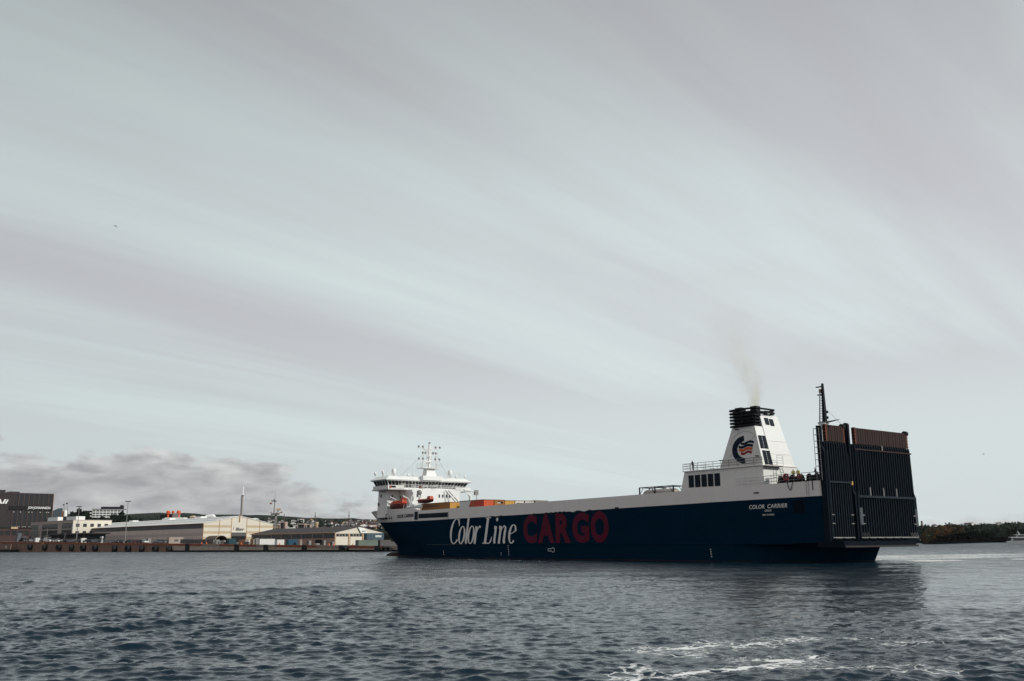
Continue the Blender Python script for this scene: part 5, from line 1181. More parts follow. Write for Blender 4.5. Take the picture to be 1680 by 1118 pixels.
for x0, x1 in ((0.6, W2_*0.26), (W2_*0.31, W2_*0.55)):
    MB().box(x0, x1, -0.10, -0.02, 0, E2*0.66).build('wall_panel', m_cream, w2); g_ = MB().box(x0, x1, -0.06, -0.02, E2*0.68, E2*0.87).build('window_row', m_winrow, w2)
    for j in range(1, 4): MB().box(x0+(x1-x0)*j/4-0.1, x0+(x1-x0)*j/4+0.1, -0.10, -0.06, E2*0.68, E2*0.87).build('mullion', m_cream, g_)
for x_ in (0.25, W2_*0.285, W2_*0.58, W2_*0.82): MB().box(x_-0.28, x_+0.28, -0.25, -0.02, 0, E2*0.9).build('pier', m_tan, w2)
MB().box(W2_*0.60, W2_*0.80, -0.12, -0.02, 0, E2*0.62).build('red_door', M('door_red', (0.16,0.02,0.02), 0.7), w2); MB().box(W2_*0.60, W2_*0.80, -0.12, -0.02, E2*0.66, E2*0.86).build('wall_panel', m_cream, w2)
sg = MB(); sg.prism([(W2_*0.46,-0.5,R2*0.95),(W2_*0.60,-0.5,R2*0.93),(W2_*0.66,-0.5,E2*0.93),(W2_*0.52,-0.5,E2*0.95)], [(W2_*0.46,-0.3,R2*0.95),(W2_*0.60,-0.3,R2*0.93),(W2_*0.66,-0.3,E2*0.93),(W2_*0.52,-0.3,E2*0.95)]); sgo = sg.build('sign_board', m_whiter, w2)
for a_, b_ in ((0.535,0.56),(0.565,0.59),(0.595,0.615)): MB().box(W2_*a_, W2_*b_, -0.54, -0.505, E2*1.06, E2*1.12).build('sign_mark', m_navyletter, sgo)
MB().prism([(W2_*0.445,-0.55,R2*0.95),(W2_*0.46,-0.55,R2*0.95),(W2_*0.52,-0.55,E2*0.95),(W2_*0.505,-0.55,E2*0.95)], [(W2_*0.445,-0.25,R2*0.95),(W2_*0.46,-0.25,R2*0.95),(W2_*0.52,-0.25,E2*0.95),(W2_*0.505,-0.25,E2*0.95)]).build('sign_edge', m_slate, sgo)

# dark coffee works with vertical ribs
P3 = ground(-34, Y=775); w3 = thing('office_tower', P3, BA, 'tall dark brown ribbed block with a white lettered sign', 'building')
W3 = solve_len(P3, BG, 81.0); H3 = zpx(81, 811.5, P3.y+BG.y*W3)-P3.z
m_dbrown = M('dark_brown_facade', (0.027,0.020,0.021), 0.7, var=0.12, scale=0.2); m_dglass = M('dark_facade_glass', (0.009,0.010,0.013), 0.5, var=0.3, scale=0.3, spec=0.3)
m_rib = M('brown_rib', (0.078,0.050,0.048), 0.7, var=0.1)
MB().box(0, W3, 0, 30, -1, H3).build('wall', m_dbrown, w3)
MB().box(-0.1, W3+0.1, -0.3, 30, H3, H3+0.5).build('parapet', m_rib, w3)
MB().box(W3-0.25, W3+0.25, -0.55, 0.3, 0, H3).build('lit_corner_rib', M('lit_brown_edge', (0.2,0.1,0.08), 0.7), w3)  # sunlit edge of the block put into a paler brown
fr0 = W3*0.42; nr = 8
for k in range(nr+1):
    x_ = fr0+(W3-fr0)*k/nr
    if k < nr:
        x1 = fr0+(W3-fr0)*(k+1)/nr
        for a_, b_ in ((0.76,0.985),(0.40,0.62),(0.30,0.385),(0.20,0.275)): MB().box(x_+0.3, x1-0.3, -0.16, -0.02, H3*a_, H3*b_).build('facade_panel', m_dglass, w3)
        MB().box(x_+0.3, x1-0.3, -0.14, -0.02, H3*0.62, H3*0.70).build('facade_panel', m_dglass, w3)
        for j in range(3):
            if (k*3+j) % 4 != 1: MB().box(x_+0.6+1.2*j, x_+1.3+1.2*j, -0.18, -0.15, H3*(0.285 if j % 2 else 0.29), H3*0.30).build('lit_window', m_cream, w3)
            if (k*5+j*3) % 7 < 2: MB().box(x_+0.6+1.2*j, x_+1.3+1.2*j, -0.2, -0.165, H3*0.60, H3*0.614).build('lit_window', m_cream, w3)
    if k < nr: MB().box(x_-0.22, x_+0.22, -0.42, -0.02, H3*0.1, H3).build('facade_rib', m_rib, w3)
sb_ = MB().box(fr0-3, W3, -0.85, -0.45, H3*0.655, H3*0.735).build('sign_board', m_black, w3)
fit_text('lettering', 'JOH·JOHANNSON', (fr0+(W3-fr0)*0.36, -0.88, H3*0.662), (1,0,0), (0,0,1), (W3-fr0)*0.58, H3*0.066, m_whiter, sb_, offset=0.02, shear=0.15)
fit_text('lettering', 'Ali', (W3*0.13, -0.35, H3*0.775), (1,0,0), (0,0,1), W3*0.215, H3*0.095, m_whiter, w3, offset=0.03, shear=0.25)
for z_ in (0.62, 0.56, 0.45, 0.39): MB().box(W3*0.33, W3*0.36, -0.06, -0.02, H3*z_, H3*(z_+0.03)).build('window', m_dglass, w3)
MB().box(W3*0.1, W3*0.30, 2, 12, H3+0.4, H3+2.6).build('roof_plant', m_dglass, w3); MB().box(W3*0.36, W3*0.50, 1, 12, H3+0.4, H3+1.5).build('roof_plant', m_dglass, w3)
# low dark frontage below it
P3b = ground(-30, Y=680); w3b = thing('low_building', P3b, BA, 'low dark frontage with pale sign below the ribbed block', 'building')
W3b = solve_len(P3b, BG, 50.0); h3b = zpx(20, 867, P3b.y+20)-P3b.z
MB().box(0, W3b, 0, 12, -1, h3b).build('wall', M('dark_red_brown_wall', (0.06,0.035,0.032), 0.8, var=0.2), w3b); MB().box(-0.3, W3b+0.3, -0.6, 12.3, h3b, h3b+0.8).build('roof_slab', m_dglass, w3b)
for k in range(7): MB().box(W3b*(0.05+0.135*k), W3b*(0.15+0.135*k), -0.12, -0.02, h3b*0.45, h3b*0.8).build('window', m_dglass, w3b)
MB().box(W3b*0.56, W3b*0.70, -0.9, -0.62, h3b-0.6, h3b+0.6).build('sign_board', m_tan, w3b)
# grey offices with the white end block
P4 = ground(117, Y=655); w4 = thing('office_block', P4, BA, 'grey office block with strip windows and white end wall', 'building')
L4 = solve_len(P4, BL, 48.0); W4 = 26; H4 = zpx(117, 854, 655)-P4.z
m_grb = M('grey_brown_render', (0.42,0.335,0.31), 0.8, var=0.1, scale=0.2)
MB().box(0, W4, 0, L4, -1, H4).build('wall', m_grb, w4); MB().box(-0.2, W4+0.2, -0.2, L4, H4, H4+0.4).build('parapet', m_grb, w4)
MB().box(0.02, W4, -0.12, -0.02, 0, H4).build('end_wall', m_cream, w4)
for k in range(5):
    for z_ in (0.70, 0.36): MB().box(2.0+4.8*k, 4.4+4.8*k, -0.18, -0.125, H4*z_, H4*z_+2.2).build('window', m_winrow, w4)
for k, (a_, b_) in enumerate(((0.02,0.24),(0.33,0.71),(0.80,0.99))):
    for z_ in (0.64, 0.34, 0.06):
        n5 = max(3, int((b_-a_)*L4/2.8))
        for j in range(n5): y0 = L4*a_+(b_-a_)*L4*j/n5; MB().box(-0.12, -0.02, y0+0.22, y0+(b_-a_)*L4/n5-0.22, H4*z_, H4*(z_+0.24)).build('window', m_winrow, w4)
    MB().box(-0.5, 0.0, L4*a_, L4*b_, H4*0.885, H4*0.905).build('sill_band', m_tan, w4)
for y0, y1, hh in ((L4*0.01,L4*0.22,2.8),(L4*0.42,L4*0.66,3.2)): MB().box(2, 8, y0, y1, H4+0.35, H4+hh).build('roof_box', m_whiter, w4)
MB().box(2, 7, L4*0.24, L4*0.30, H4+0.35, H4+3.2).build('roof_box', m_dglass, w4); MB().box(2, 7, L4*0.68, L4*0.76, H4+0.35, H4+2.4).build('roof_box', m_dglass, w4)
# dark canopy shed before it
P5 = ground(137, Y=600); w5 = thing('canopy_shed', P5, BA, 'dark open canopy shed with flat roof beside parked cars', 'shed')
L5 = solve_len(P5, BL, 70.0); h5 = zpx(137, 875.5, 600)-P5.z
MB().box(4, 14, 2, L5, -0.5, h5-0.4).build('back_wall', M('dark_teal_wall', (0.035,0.042,0.048), 0.7, var=0.2), w5); MB().box(-1.5, 15, -3, L5+1, h5-0.4, h5+0.35).build('roof_slab', m_dglass, w5)
for k in range(6): MB().box(-0.2, 0.2, L5*k/5-0.2, L5*k/5+0.2, -0.5, h5-0.42).build('post', m_slate, w5)
# glass tower with sloping roof, silo, two cranes far behind
p = at(92, 852, 1150); w6 = thing('glass_tower', (p.x, p.y, land(p.x)-4), BA-0.35, 'teal glass tower with sloping grey roof', 'building')
wd = 17*1150/PXM; zt1, zt0 = zpx(84, 841, 1150)-land(p.x)+4, zpx(101, 834, 1150)-land(p.x)+4
m_tealg = M('teal_glass', (0.05,0.075,0.085), 0.25, var=0.15, spec=0.5)
MB().prism([(-wd/2,-5,0),(wd/2,-5,0),(wd/2,-5,zt0),(wd*0.2,-5,zt0-0.5),(-wd/2,-5,zt1)], [(-wd/2,8,0),(wd/2,8,0),(wd/2,8,zt0),(wd*0.2,8,zt0-0.5),(-wd/2,8,zt1)]).build('curtain_wall', m_tealg, w6)
MB().prism([(-wd/2-0.2,-5.3,zt1),(wd*0.2,-5.3,zt0-0.5),(wd*0.2,8.3,zt0-0.5),(-wd/2-0.2,8.3,zt1)], [(-wd/2-0.2,-5.3,zt1+0.5),(wd*0.2,-5.3,zt0),(wd*0.2,8.3,zt0),(-wd/2-0.2,8.3,zt1+0.5)]).build('sloping_roof', m_slate, w6)
for k in range(1, 6): MB().box(-wd/2+wd*k/6-0.12, -wd/2+wd*k/6+0.12, -5.2, -5.0, 0, zt1+(0 if k < 3 else 1)).build('mullion', m_slate, w6)
p = at(106.5, 850, 1000); si = thing('silo', (p.x, p.y, 5), 0, 'slim white silo tower beside the glass tower', 'silo')
hs_ = zpx(106.5, 838, 1000)-5; MB().lathe([(1.7,0),(1.7,hs_-1),(1.3,hs_),(0.2,hs_+0.3)], n=14).build('silo_shell', m_whiter, si, True); MB().box(-3.2, -1.75, -1, 1, 0, hs_-0.5).build('stair_tower', m_orim, si)
for xb, xt, yt in ((109.5, 104.8, 829), (114.5, 110.2, 826.5)):
    p = at(xb, 849, 1050); tp_ = at(xt, yt, 1050); zb_ = 6.0
    c_ = thing('harbour_crane', (p.x, p.y, zb_), 0, 'thin pale harbour crane jib rising behind the office roof', 'crane', 'harbour cranes behind the offices')
    d_ = Vector((tp_.x-p.x, 0, tp_.z-zb_)); s = MB(); s.tube([(-0.5,0,14),tuple(d_)], 0.22, 4); s.tube([(0.9,0,14),tuple(d_)], 0.22, 4)
    for k in range(6): f = k/6; s.tube([(-0.5+(d_.x+0.5)*f,0,14+(d_.z-14)*f),(0.9+(d_.x-0.9)*(f+0.1),0,14+(d_.z-14)*(f+0.1))], 0.14, 4)
    s.build('jib', m_steel, c_); MB().box(-1.6,1.6,-1.5,1.5,0,14.5).build('tower', m_steel, c_); MB().box(d_.x-1.0,d_.x+0.6,-0.4,0.4,d_.z-0.5,d_.z+0.8).build('jib_head', m_dglass, c_)
# white grid office on the knoll
KY = 900
def knoll_z(x): return interp(x, [(85,6),(112,22),(125,30),(150,31),(200,27),(225,12),(250,6)])
vs = []; xs_ = list(np.linspace(80, 260, 31))
for j, (dY, f) in enumerate(((-130,0.1),(-60,0.72),(0,1.0),(90,0.95),(220,0.2))):
    for x in xs_:
        p = at(x, 880, KY+dY); vs.append((p.x, p.y, 4+(knoll_z(x)-4)*f))
kn = MB().add(vs, [(j*31+i, j*31+i+1, (j+1)*31+i+1, (j+1)*31+i) for j in range(4) for i in range(30)]).build('hill', m_hill, smooth=True); tag(kn, kind='structure')
p = at(150.3, 852, 890); zb_ = p.z-6; ht = zpx(150, 836, 890)-zb_
w7 = thing('hill_office', (p.x, p.y, zb_), math.radians(18), 'white grid fronted office on the wooded knoll', 'building')
wl = (197-150)*890/PXM/math.cos(math.radians(18)); MB().box(0, wl, 0, 14, 0, ht).build('wall', m_whiter, w7)
rows7 = 4; cols7 = 9
for i in range(cols7):
    for j in range(rows7):
        x0 = wl*i/cols7; z0 = 6+(ht-6)*(j/rows7)-0.2; MB().box(x0+0.35, x0+wl/cols7-0.35, -0.18, -0.02, z0+0.55, z0+(ht-6)/rows7-0.5).build('window', m_winrow, w7)
MB().box(-0.4, wl+0.4, -0.4, 14.4, ht, ht+0.5).build('flat_roof', m_slate, w7); MB().box(wl*0.25, wl*0.86, 3, 10, ht+0.45, ht+2.6).build('roof_plant', m_dglass, w7); MB().box(wl*0.84, wl*0.95, 3, 10, ht+0.5, ht+4.0).build('lift_house', m_dglass, w7)
for j in range(3): MB().box(-wl*0.26, -0.02, 0.5, 10, 6+j*(ht-6)/3.3-0.4, 6+j*(ht-6)/3.3+0.6).build('balcony_slab', m_whiter, w7)
MB().box(-wl*0.26, -0.02, 2, 12, 0, ht*0.92).build('side_wing', m_dglass, w7)

# trees on the knoll
Rt = np.random.default_rng(21)
crowns = [faces_mesh('crown', np.concatenate([crown_faces((dx_,dy_,dz_), 2.3*s_, 2.0*s_, 110, 0.55, Rt) for dx_,dy_,dz_,s_ in lobes]), m_green) for lobes in (((0,0,6,1.2),(1.6,0.4,5,0.9),(-1.7,-0.5,5.2,1.0),(0.2,0.6,7.8,0.8)), ((0,0,5.6,1.3),(1.2,-1.0,7.2,0.8),(-1.4,0.8,6.8,0.9),(0.3,0,4.2,1.1)), ((0,0,7,1.0),(0.5,0.3,5,1.25),(-0.4,0.2,9,0.7)))]
trunk = MB().tube([(0,0,-2),(0.1,0,2),(0,0.1,4.5),(0.2,0,7)], [0.35,0.28,0.2,0.08], 6); trunk.tube([(0.05,0,3.4),(1.4,0.2,5.2)], [0.14,0.06], 5); trunk.tube([(0.05,0,3.0),(-1.3,-0.3,5.0)], [0.14,0.06], 5)
trunk_me = trunk.mesh('trunk', M('bark', (0.03,0.022,0.017), 0.9))
spots = [(119,845,1.1),(124,842,1.25),(129,841.5,1.3),(134,843,1.2),(139,842,1.25),(143,845,1.0),(122,850,1.2),(131,851,1.1),(140,852,1.0),(146,852.5,0.8),(163,854,0.9),(168,852.5,1.05),(173,853,1.1),(178,852,1.15),(183,851,1.2),(188,849,1.35),(193,848,1.4),(198,848,1.4),(203,850,1.35),(208,852,1.25),(213,853,1.2),(218,854,1.1),(224,855,1.1),(231,856,1.0),(240,856,1.0)]
for i, (x, y, sc) in enumerate(spots):
    Y = KY-40-(25 if 160 < x < 185 else 0)+ (i % 3)*8; p = at(x, y+5, Y); zg = p.z-5.5*sc
    r_ = thing('tree', (p.x, p.y, zg), i*1.3, 'dark leafy tree on the knoll by the white grid office', 'tree', 'trees on the knoll'); r_.scale = (sc*1.25,)*2+(sc*1.05,)
    link('trunk', trunk_me, r_); link('crown', crowns[i % 3], r_)

# tall masts and poles
def mast_at(name, x, ytop, ybot, Y, r0, r1, mat, label, cat='mast', base_drop=6.0, group=None):
    b_ = at(x, ybot, Y); t_ = at(x, ytop, Y); hgt_ = t_.z-b_.z+base_drop
    r_ = thing(name, (b_.x, b_.y, b_.z-base_drop), 0, label, cat, group); MB().tube([(0,0,0),(0,0,hgt_)], [r0,r1], 8).build('pole', mat, r_); return r_, hgt_
for x, yt, lb in ((129, 832, 'tall grey twin headed light pole before the white end wall'), (209, 823.5, 'tall grey light pole before the long warehouse wall')):
    Y = quayY(x)+16; p = ground(x+(-4 if x > 150 else -4), Y=Y); hh = zpx(x, yt, Y)-p.z
    r_ = thing('light_pole', p, 0, lb, 'light pole', 'tall light poles'); MB().tube([(0,0,0),(0,0,hh)], [0.28,0.14], 7).build('pole', m_steel, r_); MB().box(-1.6,1.6,-0.3,0.3,hh-0.1,hh+0.4).build('lamp_head', m_slate, r_); MB().box(-0.5,0.5,-0.5,0.5,0,1.0).build('footing', m_conc, r_)
for x, yt in ((76, 867), (105.5, 875), (65.5, 873), (252, 880), (285, 884)):
    Y = quayY(x)+22; p = ground(x, Y=Y); hh = zpx(x, yt, Y)-p.z
    r_ = thing('street_lamp', p, 0, 'slim grey lamp post among the parked cars', 'lamp post', 'slim lamp posts on the quay'); MB().tube([(0,0,0),(0,0,hh)], [0.14,0.09], 6).build('pole', m_steel, r_); MB().box(-0.9,0.2,-0.15,0.15,hh-0.02,hh+0.18).build('lamp_head', m_slate, r_)
r_, hh = mast_at('chimney_mast', 396, 813, 857, 640, 0.62, 0.48, M('pale_concrete', (0.33,0.30,0.27), 0.8, var=0.2), 'tall concrete chimney mast with thin pale top behind the warehouse', 'chimney', 8)
MB().tube([(0,0,hh),(0.1,0,zpx(398,799,640)-r_.location.z)], [0.5,0.4], 8).build('upper_pipe', m_whiter, r_)
MB().box(-0.95,-0.66,-0.3,0.3,hh*0.35,hh).build('service_ladder', m_slate, r_); MB().lathe([(0.6,hh-0.5),(0.95,hh-0.4),(0.95,hh),(0.6,hh+0.1)], n=10).build('collar', m_slate, r_); MB().lathe([(0.7,hh*0.36),(1.5,hh*0.37),(1.5,hh*0.39),(0.7,hh*0.40)], n=10).build('gallery', m_slate, r_)
# warship style mast rising behind the sheds
nb_ = at(452, 868, 700); nm = thing('naval_mast', (nb_.x, nb_.y, nb_.z-6), 0, 'grey lattice naval mast with radars and a small red flag', 'mast')
def nz(y): return zpx(450, y, 700)-(nb_.z-6)
def nxx(x): return (x-452)*700/PXM
s = MB()
for a_, b_ in ((449,452.5),(455,453.5),(450,453)): s.tube([(nxx(a_),(-0.8 if a_ < 452 else 0.8),0),(nxx(b_-1.5),0,nz(842))], 0.35, 5)
for k in range(5): s.tube([(nxx(449.3+0.4*k),-0.7,3+2.4*k),(nxx(454.8-0.3*k),0.7,5.2+2.4*k)], 0.18, 4)
s.build('lattice_tower', m_steel, nm)
MB().tube([(nxx(448.2),0,nz(845)),(nxx(449),0,nz(819))], [0.5,0.3], 6).build('upper_mast', m_steel, nm); MB().tube([(nxx(448.7),0,nz(820)),(nxx(449),0,nz(808.5))], [0.14,0.06], 4).build('top_antenna', m_slate, nm)
MB().box(nxx(443.5),nxx(457),-1,1,nz(845),nz(842.5)).build('platform', m_slate, nm); MB().box(nxx(444.5),nxx(452),-0.8,0.8,nz(823.2),nz(821.6)).build('platform', m_slate, nm)
MB().tube([(nxx(450),0,nz(846)),(nxx(455),0,nz(839)),(nxx(456),0,nz(836))], 0.4, 5).build('branch', m_steel, nm); MB().box(nxx(452),nxx(459.5),-0.8,0.8,nz(838),nz(834.8)).build('radar_array', m_tan, nm); MB().box(nxx(456),nxx(463),-0.4,0.4,nz(842.3),nz(840.8)).build('radar_bar', m_tan, nm)
for x, y in ((444.5,822),(447.5,820.5),(451.5,822.4),(444,841),(461.5,840.5)): MB().lathe([(0.1,-0.4),(0.5,-0.2),(0.5,0.3),(0.1,0.6)], c=(nxx(x),-0.6,nz(y)), n=7).build('antenna_pod', m_steel, nm)
MB().hexa([(nxx(440.5),-0.05,nz(828)),(nxx(443.8),-0.05,nz(827.2)),(nxx(443.8),0.05,nz(827.2)),(nxx(440.5),0.05,nz(828))],[(nxx(440.8),-0.05,nz(825.4)),(nxx(443.8),-0.05,nz(824.8)),(nxx(443.8),0.05,nz(824.8)),(nxx(440.8),0.05,nz(825.4))]).build('flag', M('flag_red', (0.3,0.03,0.03), 0.8), nm); MB().tube([(nxx(444),0,nz(829)),(nxx(444.2),0,nz(824))], 0.06, 4).build('flag_staff', m_steel, nm)
for x, yt, yb, lb in ((516.5, 841, 866, 'thin red brown radio mast behind the dark shed roof'), (572, 839.5, 865, 'thin dark radio mast close to the cream gable'), (466, 843, 856, 'small pale radio mast on the hill by the naval mast')):
    r_, hh = mast_at('radio_mast', x, yt, yb, 800, 0.45, 0.25, M('mast_brown', (0.12,0.07,0.06), 0.8), lb); MB().box(-0.9,0.9,-0.2,0.2,hh*0.8,hh*0.82).build('cross_arm', m_slate, r_)
# orange cowls on a grey roof housing, and low roofs behind
cb = at(287.5, 852, 760); ow = thing('vent_house', (cb.x, cb.y, cb.z-4), 0, 'grey roof housing carrying three orange cowl vents behind the warehouse', 'vent house')
def ox(x): return (x-287.5)*760/PXM
def oz(y): return zpx(287, y, 760)-(cb.z-4)
MB().box(ox(285),ox(293.5),-3,3,0,oz(843)).build('housing', m_steel, ow); MB().box(ox(273),ox(305),-4,4,0,oz(849.6)).build('low_roof', m_roofs, ow); MB().box(ox(262),ox(286),0,4.1,0,oz(844.5)).build('dark_block', m_dglass, ow)
for x, y, w__ in ((276,841.5,6.5),(284,840.5,4.6),(293.2,841.5,6.8)):
    s = MB(); r__ = w__*760/PXM/2; s.lathe([(r__*0.8,-r__*0.8),(r__,-r__*0.5),(r__,r__*0.3),(r__*0.75,r__*0.9),(r__*0.3,r__*1.0)], c=(ox(x),-1,oz(y)), n=12); s.tube([(ox(x),-1,oz(849)),(ox(x),-1,oz(y)-r__*0.7)], r__*0.5, 8); s.build('cowl_vent', M('cowl_orange', (0.62,0.09,0.025), 0.6), ow)
for x0, x1, y0, y1, Y, mm, lb in ((338,353,844.2,848.5,720,m_whiter,'white low roof block behind the warehouse ridge'),(313,322,846.5,849.5,720,m_tan,'small tan roof block behind the warehouse ridge'),(470,487,866,869,620,m_whiter,'white covered boat shape behind the dark shed roof'),(411,424,850.5,852.5,690,m_whiter,'thin white flat roof right of the chimney mast')):
    a_ = at((x0+x1)/2, y1, Y); w__ = (x1-x0)*Y/PXM; h__ = (y1-y0)*Y/PXM; r_ = thing('roof_block', (a_.x, a_.y, land(a_.x)), 0, lb, 'building'); zz = a_.z-land(a_.x)
    MB().box(-w__/2,w__/2,-3,3,-0.5,zz).build('wall', m_slate, r_); MB().hexa([(-w__/2,-3.2,zz),(w__/2,-3.2,zz),(w__/2,3.2,zz),(-w__/2,3.2,zz)],[(-w__/2+0.6,-2.6,zz+h__*0.7),(w__/2-1.6,-2.6,zz+h__),(w__/2-1.6,2.6,zz+h__),(-w__/2+0.6,2.6,zz+h__*0.7)]).build('roof', mm, r_)
for x0, x1, yt, lb in ((488.5,501.5,859.5,'grey framed office block with wide opening behind the dark shed'),(503.5,511,860.5,'smaller grey framed block beside the wide framed office'),(460,470,856.5,'pale concrete block below the naval mast radars'),(516.8,522,857,'pale funnel shaped water tower behind the dark shed')):
    Y = 850; a_ = at((x0+x1)/2, 868, Y); w__ = (x1-x0)*Y/PXM; h__ = zpx((x0+x1)/2, yt, Y)-3; r_ = thing('framed_office' if x0 != 516.8 else 'water_tower', (a_.x, a_.y, 3), 0, lb, 'building')
    if x0 == 516.8: MB().lathe([(0.8,0),(0.8,h__*0.75),(w__*0.6,h__*0.95),(w__*0.6,h__),(0.3,h__+0.3)], n=10).build('tank', m_tan, r_); continue
    s = MB(); s.box(-w__/2,-w__/2+0.7,-4,4,0,h__-0.8); s.box(w__/2-0.7,w__/2,-4,4,0,h__-0.8); s.box(-w__/2,w__/2,-4,4,h__-0.795,h__); s.build('frame', M('pale_pink_concrete', (0.42,0.33,0.29), 0.8), r_); MB().box(-w__/2+0.7,w__/2-0.7,-3,3,0,h__-0.8).build('glazing', m_winrow, r_)
# houses on the town slope
hw = [M('house_white', (0.62,0.60,0.57), 0.7, var=0.05), M('house_ochre', (0.42,0.28,0.16), 0.7), M('house_red', (0.22,0.07,0.05), 0.7), M('house_grey', (0.25,0.24,0.24), 0.7)]
hr = [M('roof_dark_tile', (0.05,0.04,0.04), 0.8), M('roof_red_tile', (0.09,0.045,0.035), 0.8)]
def house_mesh(w__, d__, h__, r__, mw, mr):
    s = MB(); s.prism([(-w__/2,-d__/2,-3),(w__/2,-d__/2,-3),(w__/2,-d__/2,h__),(0,-d__/2,r__),(-w__/2,-d__/2,h__)], [(-w__/2,d__/2,-3),(w__/2,d__/2,-3),(w__/2,d__/2,h__),(0,d__/2,r__),(-w__/2,d__/2,h__)])
    s.cur = 1
    for sg_ in (-1, 1): s.hexa([(0,-d__/2-0.4,r__+0.02),(sg_*(w__/2+0.5),-d__/2-0.4,h__-0.2),(sg_*(w__/2+0.5),d__/2+0.4,h__-0.2),(0,d__/2+0.4,r__+0.02)],[(0,-d__/2-0.4,r__+0.3),(sg_*(w__/2+0.5),-d__/2-0.4,h__+0.05),(sg_*(w__/2+0.5),d__/2+0.4,h__+0.05),(0,d__/2+0.4,r__+0.3)])
    s.box(w__*0.15,w__*0.25,-0.4,0.4,r__-0.8,r__+1.0)
    s.cur = 2
    for k in (-0.28, 0.08, 0.3): s.box(w__*k-0.6, w__*k+0.6, -d__/2-0.05, -d__/2-0.01, h__*0.42, h__*0.75)
    for k in (-0.3, 0, 0.3):
        for sg_ in (-1, 1): s.box(sg_*(w__/2+0.03)-0.02, sg_*(w__/2+0.03)+0.02, d__*k-0.6, d__*k+0.6, h__*0.42, h__*0.75)
    return s.mesh('house', [mw, mr, m_winrow])
hm = [house_mesh(9,12,6,9,hw[0],hr[0]), house_mesh(10,14,7,9.5,hw[1],hr[1]), house_mesh(8,10,5.5,8.5,hw[2],hr[0]), house_mesh(14,20,9,11.5,hw[0],hr[1]), house_mesh(12,26,11,12.5,hw[3],hr[0])]
Rh = random.Random(9)
hl = ['small white gabled house on the wooded town slope', 'ochre gabled house with red roof on the wooded town slope', 'dark red gabled house on the wooded town slope', 'large white house with red roof on the wooded town slope', 'long grey apartment house on the wooded town slope']
def put_house(x, s, i, group, lb, dz=1.0):
    p = hill_pt(x, s); o = link('house', hm[i]); o.location = (p.x, p.y, p.z+dz+3); o.rotation_euler = (0, 0, Rh.uniform(-1.2, 1.2)); k = Rh.uniform(0.5, 0.95); o.scale = (k, k, k); tag(o, lb, 'house', group)
for i in range(165):
    x = Rh.uniform(540, 662) if i < 120 else Rh.uniform(440, 540) if i < 150 else Rh.uniform(225, 430); s = 0.14+0.48*Rh.random()**1.3
    put_house(x, s, Rh.choice((0,0,0,3,3,1,2,4)), 'houses on the town slope', None) if False else None
    k_ = Rh.choice((0,0,0,0,3,1,2,4)); put_house(x, s, k_, 'houses on the town slope', hl[k_], 2.5)
for x, y, i in ((1533,864,0),(1565,871,0),(1586,863,0),(1590,862.5,3),(1619,865,0),(1639,861.5,3),(1656,864.5,0),(1660,864,0),(1667,865,3),(1674,864,0),(1677,863,0),(1648,866,1),(1629,864.5,0)):
    Y = 2300; p = at(x, y+1, Y); o = link('house', hm[i]); o.location = (p.x, p.y, p.z-3); o.rotation_euler = (0, 0, Rh.uniform(-1, 1)); k_ = Rh.uniform(0.9, 1.3); o.scale = (k_*0.75,)*3; tag(o, {0:'small white house above the autumn wood across the water',3:'large white house above the autumn wood across the water',1:'ochre house above the autumn wood across the water'}[i], 'house', 'houses above the far wood')
r_, hh = mast_at('brick_chimney', 1513.3, 855.2, 868, 1300, 1.5, 1.25, M('chimney_brick', (0.16,0.085,0.06), 0.8), 'slim brick chimney standing above the wood behind the ramps', 'chimney', 12); MB().lathe([(1.25,hh-0.8),(1.6,hh-0.6),(1.6,hh),(1.2,hh+0.05)], n=10).build('rim', m_slate, r_)
r_, hh = mast_at('stone_tower', 1558.7, 859.5, 868, 1500, 1.8, 1.8, m_steel, 'short grey tower standing above the autumn wood', 'tower', 12); MB().lathe([(2.0,hh),(2.0,hh+0.8),(0.2,hh+2.5)], n=10).build('cap', m_slate, r_)
